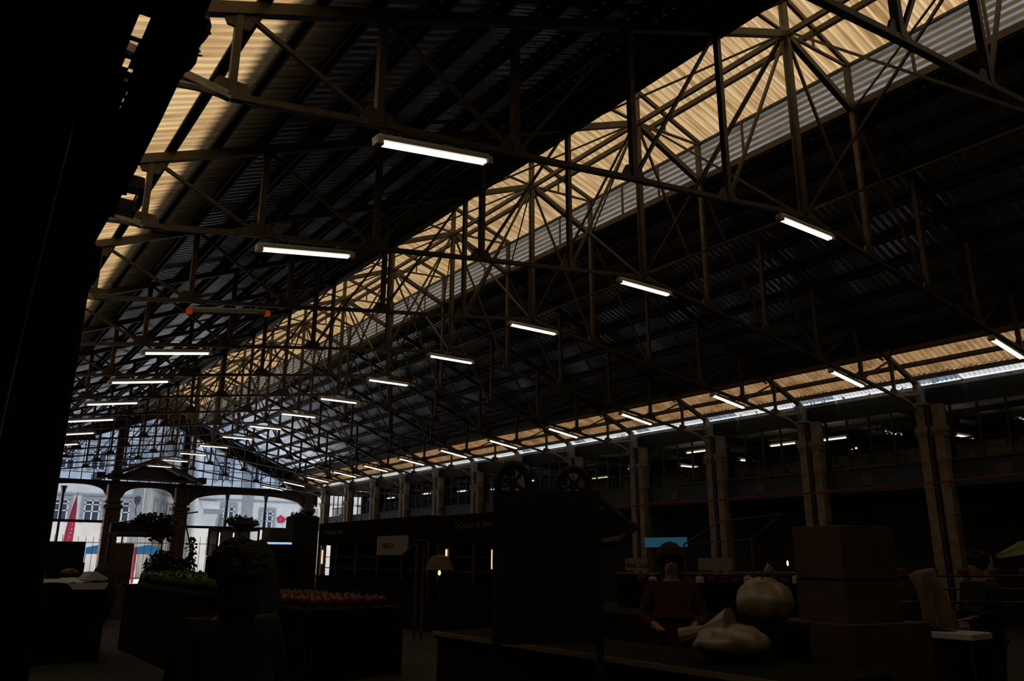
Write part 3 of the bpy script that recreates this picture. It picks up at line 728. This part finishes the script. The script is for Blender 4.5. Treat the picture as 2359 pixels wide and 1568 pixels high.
def table(name,lab,x0,x1,y0,y1,z,mat,cat='stall table',edge=None):
    t=thing(name,lab,cat,((x0+x1)/2,(y0+y1)/2,0))
    obj('tabletop', MB().rbox(x0,x1,y0,y1,z-.05,z,.008), mat, t)
    for a in (x0+.06,x1-.06):
        for b in (y0+.06,y1-.06): obj('leg', MB().box(a-.03,a+.03,b-.03,b+.03,0,z-.05), M['iron'], t)
    obj('skirt_panel', MB().box(x0+.03,x0+.05,y0+.05,y1-.05,.02,z-.05).box(x0+.05,x1-.05,y0+.03,y0+.05,.02,z-.05), M['dark'], t)
    if edge: obj('edge_strip', MB().box(x0-.012,x0,y0,y1,z-.03,z+.004), edge, t)
    return t
edgem=solid('pale metal edging',(.30,.24,.13),.35,.3)
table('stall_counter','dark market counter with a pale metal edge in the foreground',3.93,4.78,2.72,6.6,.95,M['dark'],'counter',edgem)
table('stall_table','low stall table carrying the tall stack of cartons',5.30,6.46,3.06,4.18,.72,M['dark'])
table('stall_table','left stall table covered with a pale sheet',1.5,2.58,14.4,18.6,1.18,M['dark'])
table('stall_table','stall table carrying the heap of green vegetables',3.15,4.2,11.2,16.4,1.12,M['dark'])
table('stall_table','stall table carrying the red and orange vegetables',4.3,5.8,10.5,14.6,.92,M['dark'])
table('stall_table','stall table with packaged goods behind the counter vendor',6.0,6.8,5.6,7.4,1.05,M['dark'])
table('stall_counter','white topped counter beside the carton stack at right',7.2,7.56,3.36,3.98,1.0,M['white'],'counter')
# sheets on the left stall
sh=MB(); nx,ny=12,10; rs=random.Random(3)
gv=[]
for i in range(nx+1):
    for j in range(ny+1):
        x=1.55+1.0*i/nx; y=14.42+2.6*j/ny; gv.append((x,y,1.19+.03*rs.random()+(.0 if i<8 else .02)))
sh.add(gv,[(i*(ny+1)+j,(i+1)*(ny+1)+j,(i+1)*(ny+1)+j+1,i*(ny+1)+j+1) for i in range(nx) for j in range(ny)])
sh.add([(1.95,14.385,1.20),(2.55,14.385,1.20),(2.5,14.37,1.10),(2.05,14.37,1.10)],[(0,1,2,3)])
tag(obj('cover_sheet', sh, M['white'], None, True),'pale crumpled sheet spread over the left stall table','sheet')
tag(obj('folded_sheet', MB().prism([(2.22,1.235),(2.58,1.235),(2.54,1.28),(2.40,1.36),(2.31,1.35)],'y',14.6,15.3), M['white']),'pale folded sheet lying on the spread sheet at left','sheet')
# dark goods stacked further back on the left
for k,(x,y,z0,z1,lab) in enumerate(((2.75,24.2,0,.75,'dark crate on the floor left of the left pillar, lower of the stack'),(2.8,24.25,.752,1.45,'dark crate in the middle of the stack left of the left pillar'),(2.75,24.2,1.452,1.98,'dark crate on top of the stack left of the left pillar'))):
    t=thing('crate',lab,'crate',(x+.4,y+.4,z0),'dark crates before the end wall')
    obj('box', MB().rbox(x,x+.85,y,y+.8,z0,z1,.02), M['dark'], t)
    obj('slats', MB().box(x-.01,x,y+.05,y+.75,z0+.1,z0+.2).box(x-.01,x,y+.05,y+.75,z0+.32,z0+.42), M['wood'], t)
t=thing('stall_partition','brown upright stall partition in front of the left pillar','partition',(4.5,24.3,0))
obj('panel', MB().rbox(4.2,4.8,24.2,24.35,0,1.95,.02), M['darkstone'], t); obj('post', MB().box(4.14,4.2,24.2,24.35,0,2.1), M['iron'], t)
t=thing('goods_mound','low dark mound of covered goods between the crates and the partition','bundle',(3.95,22,0))
obj('mound', MB().blob((3.75,22,.72),(.34,.5,.74),16,10,.12,None,0), M['tarp'], t, True); obj('strap', MB().tube([(3.45,21.7,1.1),(3.75,21.45,1.3),(4.05,21.7,1.1)],.02,6), M['iron'], t)
# vegetables
def veg(kind,mat,builder,spots,lab,cat,grp):
    src=None
    for k,(x,y,z,s,r) in enumerate(spots):
        if src is None:
            src=thing(kind,lab,cat,(x,y,z),grp); builder(src,(x,y,z)); src.scale=(s,s,s); src.rotation_euler=(0,0,r)
        else:
            o=dup(src,(x,y,z),None,(R.uniform(-.3,.3),R.uniform(-.3,.3),r)); o.scale=(s,s,s)
def cabbage(t,c):
    rr=random.Random(9)
    obj('heart', MB().blob(c,(.12,.12,.11),12,8,.12,rr), M['leafl'], t, True); obj('outer_leaves', MB().leaves((c[0],c[1],c[2]+.02),(.10,.10,.07),60,.09,rr,-.1), M['leafl'], t)
def pepperb(t,c):
    rr=random.Random(4)
    obj('fruit', MB().blob(c,(.055,.05,.07),10,8,.16,rr), M['pepper'], t, True); obj('stem', MB().tube([(c[0],c[1],c[2]+.06),(c[0]+.015,c[1],c[2]+.105)],[.012,.008],6), M['leaf'], t)
def orangeb(t,c):
    obj('fruit', MB().blob(c,.052,12,8), M['orange'], t, True); obj('stem', MB().blob((c[0],c[1],c[2]+.05),.009,6,4), M['leaf'], t)
sp=[]
rr=random.Random(21)
for k in range(36):
    sp.append((3.36+.31*(k%3)+rr.uniform(-.02,.02),11.45+.385*(k//3)+rr.uniform(-.03,.03),1.25,rr.uniform(.82,.95),rr.uniform(0,6)))
veg('cabbage',None,cabbage,sp,'pale green leafy vegetable in the dim heap on the left stall','vegetable','leafy vegetables on the left stall')
sp=[(4.46+.21*(k%6),10.7+.25*(k//6)+rr.uniform(-.03,.03),1.005,rr.uniform(.9,1.15),rr.uniform(0,6)) for k in range(48)]
veg('red_pepper',None,pepperb,sp,'red pepper in the heap on the middle stall','pepper','red peppers on the middle stall')
sp=[(4.5+.21*(k%6),12.95+.24*(k//6)+rr.uniform(-.03,.03),1.005,rr.uniform(.9,1.15),rr.uniform(0,6)) for k in range(36)]
veg('orange',None,orangeb,sp,'orange in the heap on the middle stall','fruit','oranges on the middle stall')
t=thing('herb_bunch','big bunch of leafy greens rising behind the left stall heap','greens',(3.7,16.1,1.12)); obj('foliage', MB().leaves((3.7,16.1,1.48),(.3,.12,.2),200,.12), M['leaf'], t); obj('stem', MB().tube([(3.7,16.1,1.12),(3.7,16.1,1.4)],.05,8), M['leafl'], t)
tag(obj('squash', MB().blob((2.38,17.4,1.285),(.17,.15,.10),14,8,.05), M['squash'], None, True),'long orange squash behind the pale sheet','vegetable')
t=thing('tarp_bundle','dark tarpaulin mound with a reddish top behind the vegetables','bundle',(4.1,18.0,0)); 
obj('mound', MB().blob((4.05,17.2,.85),(.50,.6,.83),16,10,.1,None,0), M['tarp'], t, True); obj('strap', MB().tube([(3.62,16.9,1.2),(3.85,16.75,1.52),(4.1,16.72,1.6),(4.4,16.85,1.42)],.05,6), M['coatred'], t)
t=thing('tarp_bundle','dark covered mound behind the person in the left foreground','bundle',(3.13,9.15,0))
obj('mound', MB().blob((3.13,9.15,.90),(.27,.32,.88),16,12,.06,None,0), M['tarp'], t, True); obj('strap', MB().tube([(2.9,8.98,1.25),(3.13,8.88,1.42),(3.36,8.98,1.25)],.012,6), M['iron'], t)
# hanging plants on the rail before the end wall
t=thing('plant_trough','dark trough of trailing plants hung before the end wall','plant',(6.0,32.5,2.4))
rr=random.Random(31)
obj('trough', MB().rbox(5.55,7.75,32.35,32.65,2.45,2.78,.02), M['iron'], t)
obj('foliage', MB().leaves((7.0,32.5,2.85),(.85,.2,.32),420,.2,rr,.3).leaves((7.35,32.5,2.5),(.45,.2,.35),200,.2,rr,.3), M['leafdark'], t)
obj('rail', MB().tube([(5.7,32.5,2.78),(8.4,31.8,3.25)],.03,6), M['iron'], t); obj('leg', MB().tube([(6.0,32.5,2.45),(6.0,32.5,0)],.03,6), M['iron'], t); obj('leg', MB().tube([(7.4,32.5,2.45),(7.4,32.5,0)],.03,6), M['iron'], t)
t=thing('climbing_plant','dark climbing plant on a leaning stake right of the pillar','plant',(7.6,30.3,0))
obj('stake', MB().tube([(8.35,30.0,0),(7.55,30.3,3.0)],.025,6), M['iron'], t); obj('foliage', MB().leaves((7.9,30.2,1.6),(.16,.16,.7),160,.15,rr), M['leafdark'], t)
# display case
t=thing('display_case','glass display case with lit vertical strips left of centre','display case',(4.6,15.0,0))
cx0,cx1,cy0,cy1=4.26,5.02,14.72,15.3
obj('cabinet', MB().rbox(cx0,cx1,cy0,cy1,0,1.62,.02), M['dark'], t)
obj('frame', MB().box(cx0,cx1,cy0,cy1,2.06,2.12).box(cx0,cx0+.03,cy0,cy0+.03,1.62,2.08).box(cx1-.03,cx1,cy0,cy0+.03,1.62,2.08).box(cx0+.38,cx0+.41,cy0,cy0+.03,1.62,2.08).box(cx0,cx0+.03,cy1-.03,cy1,1.62,2.08).box(cx1-.03,cx1,cy1-.03,cy1,1.62,2.08), M['iron'], t)
obj('glass_front', MB().add([(cx0,cy0+.01,1.62),(cx1,cy0+.01,1.62),(cx1,cy0+.01,2.06),(cx0,cy0+.01,2.06)],[(0,1,2,3)]), M['caseglass'], t)
obj('shelf', MB().box(cx0+.03,cx1-.03,cy0+.05,cy1-.03,1.83,1.85), M['galceil'], t)
obj('back_panel', MB().box(cx0+.03,cx1-.03,cy1-.05,cy1-.03,1.62,2.06), M['galceil'], t)
for x in (cx0+.05,cx0+.30): obj('strip_light', MB().tube([(x,cy0+.04,1.64),(x,cy0+.04,2.02)],.012,8), M['whitewarm'], t)
t=thing('flower_basket','dark basket of flowers on the lit display case','basket',(4.74,15.0,2.12)); obj('basket', MB().blob((4.80,15.0,2.19),(.3,.2,.07),14,6,.05,None,2.12), M['wood'], t, True); obj('flowers', MB().leaves((4.74,15.0,2.27),(.3,.18,.06),140,.08), M['leafdark'], t)
tag(obj('bottle_jar', MB().tube([(4.36,15.0,2.122),(4.36,15.0,2.26),(4.36,15.0,2.31),(4.36,15.0,2.35)],[.07,.08,.05,.05],12), M['caseglass']),'rounded jar on the left end of the display case','jar')
# green block, brown box, cool lit counter behind
tag(obj('carton', MB().rbox(5.92,6.34,16.75,17.1,1.93,2.2,.01), M['wood']),'brown box on top of the dark stall left of the green screen','box')
t=thing('green_screen','dark green leafy screen block left of the sign kiosk','screen',(7.0,17.8,0)); obj('panel', MB().rbox(6.72,7.32,17.5,18.0,0,2.5,.02), M['tarp'], t); obj('foliage', MB().leaves((7.02,17.75,2.5),(.32,.26,.10),260,.08), M['leafdark'], t)
t=thing('fish_counter','dark counter with a cool blue lit top edge','counter',(6.0,16.9,0)); obj('body', MB().rbox(5.5,6.6,16.6,17.3,0,1.93,.02), M['dark'], t); obj('strip_light', MB().box(5.55,6.35,16.57,16.6,1.86,1.90), M['cool'], t)
# sign kiosks in a row
def text(s,size,loc,rot,mat,par):
    cu=bpy.data.curves.new('lettering','FONT'); cu.body=s; cu.size=size; cu.extrude=.004; cu.materials.append(mat)
    f=bpy.data.objects.new('lettering',cu); COL.objects.link(f); me=bpy.data.meshes.new_from_object(f); bpy.data.objects.remove(f); me.name='lettering'
    o=bpy.data.objects.new('lettering',me); COL.objects.link(o); o.parent=par
    o.location=Vector(loc)-Vector(par.location); o.rotation_euler=rot; return o
FX=(pi/2,0,-pi/2)      # reads on a face that looks towards -X
def kiosk(lab,y0,y1,zt,seed):
    t=thing('kiosk',lab,'kiosk',(9.5,y0,0))
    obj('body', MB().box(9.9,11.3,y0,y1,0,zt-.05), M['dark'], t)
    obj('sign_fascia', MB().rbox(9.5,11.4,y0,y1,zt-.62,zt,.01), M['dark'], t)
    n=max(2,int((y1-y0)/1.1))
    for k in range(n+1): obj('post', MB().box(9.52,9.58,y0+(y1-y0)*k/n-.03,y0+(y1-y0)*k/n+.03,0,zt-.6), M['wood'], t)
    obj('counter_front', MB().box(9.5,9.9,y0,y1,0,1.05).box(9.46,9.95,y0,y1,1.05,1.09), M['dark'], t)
    for k in range(2): obj('shelf', MB().box(9.6,9.9,y0+.05,y1-.05,1.3+.3*k,1.32+.3*k), M['wood'], t)
    return t
k1=kiosk('long dark kiosk with faint lettering beyond the green screen',16.35,22.7,2.56,1)
text('O Quintal da Vovó',.17,(9.48,22.3,2.24),FX,M['gold'],k1)
k2=kiosk('dark kiosk with readable dull lettering left of the upended cart',13.0,15.9,2.52,2)
text('O Quintal da Vovó',.195,(9.48,15.15,2.22),FX,M['gold'],k2)
for k,(y,lab,z0,z1) in enumerate(((22.25,'warm lit tube on the far kiosk',1.42,1.80),(15.42,'warm lit tube at the left end of the near kiosk',1.36,1.78),(13.65,'thin warm lit tube right on the near kiosk',1.38,1.76))):
    t=thing('display_tube',lab,'lamp',(9.6,y,z0),'warm kiosk tubes')
    obj('tube', MB().tube([(9.46,y,z0),(9.46,y,z1)],.018 if k<2 else .010,8), M['warm'], t); obj('reflector', MB().box(9.485,9.495,y-.07,y+.07,z0-.02,z1+.02), M['beige'], t)
t=thing('wall_sign','pale notice board with faint red letters on the far kiosk','board',(9.45,17.9,1.7)); obj('panel', MB().box(9.43,9.46,17.15,18.75,1.66,2.12), M['signw'], t)
text('MERCA',.19,(9.42,18.45,1.82),FX,M['inkred'],t)
tag(obj('sloping_board', MB().bar((8.4,15.5,1.55),(8.4,14.6,1.95),.25,.02).box(8.3,8.34,14.7,14.74,0,1.9).box(8.46,8.5,14.7,14.74,0,1.9), M['wood']),'sloping orange brown board before the near kiosk','board')
t=thing('hooded_lamp','small warm lamp low before the near kiosk','lamp',(8.2,13.6,1.35)); obj('bulb', MB().blob((8.2,13.6,1.32),(.03,.03,.05),8,6), M['warm'], t); obj('hood', MB().tube([(8.2,13.6,1.38),(8.2,13.6,1.62),(8.2,13.6,1.66)],[.28,.16,.02],12), M['beige'], t)

# upended hand cart with two spoked wheels
ct=thing('hand_cart','upended black hand cart with two spoked wheels on top','cart',(3.45,4.45,0))
ux=Vector((.60,-.44,0)).normalized(); c0=Vector((3.475,4.35,0)); nn=Vector((ux.y,-ux.x,0))
def CB(a0,a1,z0,z1,b0,b1,mb=None):
    mb=mb or MB(); vs=[c0+ux*a+nn*b+Vector((0,0,z)) for z in (z0,z1) for a,b in ((a0,b0),(a1,b0),(a1,b1),(a0,b1))]
    return mb.add(vs,[(3,2,1,0),(4,5,6,7),(0,1,5,4),(1,2,6,5),(2,3,7,6),(3,0,4,7)])
obj('platform', CB(-.37,.37,1.05,2.05,-.03,.03), M['rubber'], ct)
fr=CB(-.37,-.32,0,2.05,-.06,0); CB(.32,.37,0,2.05,-.06,0,fr); CB(-.37,.37,.5,.56,-.06,0,fr); obj('frame', fr, M['iron'], ct)
hb=MB(); P_=lambda a,z,b=0: c0+ux*a+nn*b+Vector((0,0,z))
hb.tube([P_(.37,2.0),P_(.50,1.88),P_(.62,1.80),P_(.50,1.72),P_(.37,1.7)],.03,8); obj('handle', hb, M['iron'], ct)
for a,z,rx,rz in ((-.235,2.10,.135,.165),(.185,2.09,.135,.14)):
    w=MB(); n=28; m=8; vs=[]; fs=[]
    for i in range(n):
        th=2*pi*i/n
        for j in range(m):
            ph=2*pi*j/m; q=1-.20+.20*cos(ph)
            vs.append(P_(a+rx*q*cos(th), z+rz*q*sin(th), .035*sin(ph)))
    for i in range(n):
        for j in range(m): fs.append((i*m+j,((i+1)%n)*m+j,((i+1)%n)*m+(j+1)%m,i*m+(j+1)%m))
    w.add(vs,fs); wh=obj('wheel', w, M['rubber'], ct, True)
    sp_=MB().tube([P_(a,z,-.05),P_(a,z,.05)],.035,10)
    for q in range(5):
        th=q*2*pi/5+.85; sp_.tube([P_(a,z),P_(a+rx*.7*cos(th),z+rz*.7*sin(th))],.013,6)
    obj('spoke', sp_, M['iron'], wh)
tag(obj('red_rope', MB().tube([(3.81,4.16,1.94),(4.5,3.63,2.0),(5.4,2.94,2.085),(6.16,2.37,2.18),(7.37,1.445,2.325)],.0055,6), M['redcord']),'taut red rope running right from the upended cart','rope')
tag(obj('cord_post', MB().tube([(7.4,1.42,0),(7.4,1.42,2.4)],.03,8), M['iron']),'iron post holding the far end of the red cord','post')
# cartons
def carton(lab,x0,x1,y0,y1,z0,z1,rot=0):
    cx,cy=(x0+x1)/2,(y0+y1)/2
    t=thing('carton',lab,'box',(cx,cy,z0),'stacked cartons'); 
    obj('box', MB().rbox(x0,x1,y0,y1,z0,z1,.006), M['carton'], t)
    obj('tape', MB().box(cx-.03,cx+.03,y0-.002,y1+.002,z1-.001,z1+.002).box(cx-.03,cx+.03,y0-.003,y0,z1-.1,z1), M['tape'], t)
    obj('flap_line', MB().box(x0+.01,x1-.01,cy-.003,cy+.003,z1,z1+.003), M['tape'], t)
    t.rotation_euler=(0,0,rot)
a=-.24
carton('wide brown carton, lowest of the stack on the right',5.46,6.26,3.245,3.995,.722,1.15,a)
carton('brown carton in the middle of the stack on the right',5.59,6.13,3.36,3.88,1.153,1.458,a)
carton('brown carton, topmost of the stack on the right',5.57,6.10,3.35,3.86,1.461,1.845,a)
# plastic bags
def bag(lab,c,r,knot,seed):
    t=thing('plastic_bag',lab,'bag',(c[0],c[1],c[2]-r[2])); rr=random.Random(seed)
    m=MB().blob(c,r,22,14,.14,rr,c[2]-r[2]*.8); obj('bag', m, M['plastic'], t, True)
    kx,ky,kz=knot; obj('knot', MB().tube([(c[0],c[1],c[2]+r[2]*.7),((c[0]+kx)/2,(c[1]+ky)/2,(c[2]+r[2]+kz)/2),(kx,ky,kz)],[r[0]*.5,.035,.06],10), M['plastic'], t)
bag('crinkled pale plastic bag lying on the counter before the cartons',(4.42,3.60,1.065),(.29,.21,.12),(4.30,3.92,1.09),5)
bag('tied translucent plastic sack left of the carton stack',(5.02,3.76,1.30),(.20,.20,.17),(5.06,3.70,1.53),8)
tag(obj('crate', MB().rbox(4.82,5.24,3.55,3.97,.0,1.155,.02), M['dark']),'dark crate under the tied plastic sack','crate')
cr=thing('wire_crate','small slatted crate at the left of the counter vendor','crate',(4.55,5.2,.95))
m=MB()
for k in range(7): m.box(4.2+.06*k,4.235+.06*k,5.28,5.3,.97,1.09)
m.box(4.18,4.62,5.27,5.31,1.09,1.11).box(4.18,4.62,5.27,5.31,.9555,.975); obj('slats', m, M['beige'], cr); obj('base', MB().box(4.18,4.62,5.0,5.3,.9545,.965), M['wood'], cr)
# sign boards at the rear stall
t=thing('stall_sign','white stall sign with black letters behind the vendor','sign',(7.2,7.5,1.5)); p0=Vector((7.35,7.60,1.45)); d=Vector((.62,-.6,0)).normalized(); n=Vector((d.y,-d.x,0))
def board(t,p,w,h):
    vs=[p+d*a+n*b+Vector((0,0,z)) for z in (0,h) for a,b in ((0,0),(w,0),(w,.02),(0,.02))]
    return obj('panel', MB().add(vs,[(3,2,1,0),(4,5,6,7),(0,1,5,4),(1,2,6,5),(2,3,7,6),(3,0,4,7)]), M['signw'], t)
board(t,p0,.28,.15); text('lina, Lda.',.09,p0+n*-.0+Vector((0,0,.045))+d*.01-n*.004 if False else p0+d*.01+n*.024+Vector((0,0,.045)),(pi/2,0,atan2(d.y,d.x)),M['ink'],t)
t=thing('stall_sign','white stall sign right of the vendor above packaged goods','sign',(8.0,6.9,1.5)); p1=Vector((8.02,6.98,1.46)); board(t,p1,.42,.15)
tag(obj('shelf_rail', MB().bar((7.25,7.7,1.42),(9.0,6.0,1.44),.03,.02), edgem),'thin pale shelf rail under the white stall signs','rail')
t=thing('stall_shelf','dark shelf unit under the white stall signs','shelf',(8.1,6.9,0))
obj('panel', MB().prism([(7.3,7.72),(9.0,6.05),(9.2,6.25),(7.5,7.92)],'z',0,1.40), M['dark'], t); obj('shelf', MB().prism([(7.2,7.6),(8.9,5.95),(9.0,6.05),(7.3,7.72)],'z',1.28,1.31), M['dark'], t)
src=None; pk=random.Random(77)
for k in range(14):
    u=k/13; q=Vector((7.40,7.38,0))+Vector((1.35,-1.31,0))*u
    mt=M['white'] if k%4==1 else M['packred']
    lab='small white package on the shelf under the signs' if k%4==1 else 'small red package on the shelf under the signs'
    t=thing('package',lab,'package',(q.x,q.y,1.31),'packages under the stall signs'); z=1.31
    obj('packet', MB().rbox(q.x-.045,q.x+.045,q.y-.04,q.y+.04,z+.003,z+.06+.03*pk.random(),.012), mt, t); obj('seal', MB().box(q.x-.04,q.x+.04,q.y-.005,q.y+.005,z+.09,z+.10), mt, t)
# thin metal frames behind the cord, blue lit panel, led
t=thing('folding_awning','thin metal awning frame above the rear stall','awning',(8.2,6.9,0)); m=MB()
A=[Vector((8.05,6.6,2.05)),Vector((8.45,6.0,2.13)),Vector((7.75,6.95,1.78)),Vector((8.3,6.35,1.83))]
m.tube([A[0],A[1]],.008,5).tube([A[0],A[2]],.008,5).tube([A[1],A[3]],.008,5).tube([A[2],A[3]],.008,5); obj('rod', m, M['steel'], t)
obj('leg', MB().tube([A[2],(7.75,6.95,0)],.012,5).tube([A[3],(8.3,6.35,0)],.012,5), M['steel'], t)
t=thing('lit_panel','dim blue lit panel behind the rear stalls','panel',(10.2,9.6,1.8)); obj('panel', MB().bar((9.95,9.80,1.86),(10.45,9.30,1.87),.02,.16), M['bluepanel'], t); obj('leg', MB().box(10.18,10.22,9.53,9.57,0,1.8), M['iron'], t)
t=thing('led_light','tiny bluish led light left of the cartons','light',(8.5,6.0,0)); obj('bulb', MB().blob((8.5,6.0,1.55),(.012,.012,.035),8,6), M['led'], t); obj('stem', MB().tube([(8.5,6.0,0),(8.5,6.0,1.53)],.006,6), M['iron'], t)
# right hand side: canvas roll, white board, shelves with red goods, leaf
t=thing('canvas_roll','tall beige canvas wrapped stand right of the cartons','canvas',(7.36,3.7,1.0)); obj('cloth', MB().tube([(7.38,3.70,1.03),(7.36,3.71,1.2),(7.30,3.73,1.38),(7.26,3.75,1.49),(7.26,3.75,1.51)],[.15,.12,.10,.11,.03],14), M['beige'], t, True); obj('fold', MB().tube([(7.26,3.66,1.05),(7.23,3.67,1.3),(7.18,3.70,1.47)],.02,6), M['beige'], t)
t=thing('goods_rack','dark rack with red goods behind the canvas wrapped stand','rack',(8.0,4.0,0)); m=MB()
for z in (1.2,1.32,1.44): m.prism([(7.5,4.15),(8.7,3.3),(8.8,3.45),(7.6,4.3)],'z',z,z+.015)
obj('shelf', m, M['iron'], t); obj('upright', MB().tube([(7.55,4.2,0),(7.55,4.2,1.56)],.02,6).tube([(8.75,3.37,0),(8.75,3.37,1.56)],.02,6), M['iron'], t)
for k in range(9):
    u=(k%5)/5+.05; q=Vector((7.55,4.16,0))+Vector((1.2,-.85,0))*u; z=1.455 if k<5 else 1.335
    tag(obj('packet', MB().rbox(q.x-.05,q.x+.05,q.y-.03,q.y+.03,z+.003,z+.06,.01), M['packred']),'small red packet on the dark rack at right','packet','red packets on the rack')
tag(obj('sign_board', MB().bar((9.15,4.20,1.52),(9.35,4.05,1.52),.02,.24).bar((9.25,4.13,1.5),(9.25,4.13,0),.03), M['signw']),'white board behind the person at the right edge','board')
t=thing('banana_leaf','large drooping green leaf at the right photo edge','plant',(7.3,3.0,0)); m=MB(); sp_=[(7.25,3.1,1.62),(7.45,2.95,1.70),(7.7,2.75,1.72),(8.0,2.5,1.66)]
for i in range(3):
    a,b=Vector(sp_[i]),Vector(sp_[i+1]); w0=(.02,.10,.12,.05)[i]; w1=(.02,.10,.12,.05)[i+1]; q=Vector((.5,.6,.5))
    m.add([a-q*w0,a+Vector((0,0,.02)),a+q*w0,b-q*w1,b+Vector((0,0,.02)),b+q*w1],[(0,3,4,1),(1,4,5,2)])
obj('blade', m, M['leafl'], t); obj('stem', MB().tube([(8.0,2.5,1.66),(8.3,2.3,1.2),(8.3,2.3,0)],.02,6), M['leaf'], t)

# ------------------------------------------------------------------ light
w=bpy.data.worlds.new('overcast sky'); SC.world=w; w.use_nodes=True
bg=w.node_tree.nodes['Background']; bg.inputs[0].default_value=(.93,.96,1.0,1); bg.inputs[1].default_value=1.0
sd=bpy.data.lights.new('sun','SUN'); sd.energy=11.0; sd.angle=radians(24); sd.color=(1,.95,.86)
so=bpy.data.objects.new('sun',sd); COL.objects.link(so)
so.rotation_euler=Vector((0.50,-.10,-1)).to_track_quat('-Z','Y').to_euler()

# ------------------------------------------------------------------ camera
cam=bpy.data.cameras.new('camera'); co=bpy.data.objects.new('camera',cam); COL.objects.link(co); SC.camera=co
F_,P_i,Ya,Ro=1811.43,.2697,.6299,.0036
cam.sensor_fit='HORIZONTAL'; cam.sensor_width=36; cam.lens=F_*36/2359; cam.clip_start=.05; cam.clip_end=400
fw=Vector((sin(Ya)*cos(P_i),cos(Ya)*cos(P_i),sin(P_i))); rt=Vector((cos(Ya),-sin(Ya),0)); up=rt.cross(fw)
r2=rt*cos(Ro)+up*sin(Ro); u2=up*cos(Ro)-rt*sin(Ro)
m=Matrix((r2,u2,-fw)).transposed().to_4x4(); m.translation=Vector((0,0,1.6)); co.matrix_world=m

# ------------------------------------------------------------------ render look
SC.view_settings.view_transform='Standard'; SC.view_settings.look='None'; SC.view_settings.exposure=0; SC.view_settings.gamma=1; SC.view_settings.use_curve_mapping=False
cy=SC.cycles; cy.use_denoising=True; cy.max_bounces=7; cy.diffuse_bounces=3; cy.glossy_bounces=2; cy.transmission_bounces=4; cy.transparent_max_bounces=12; cy.sample_clamp_indirect=4; cy.caustics_reflective=False; cy.caustics_refractive=False
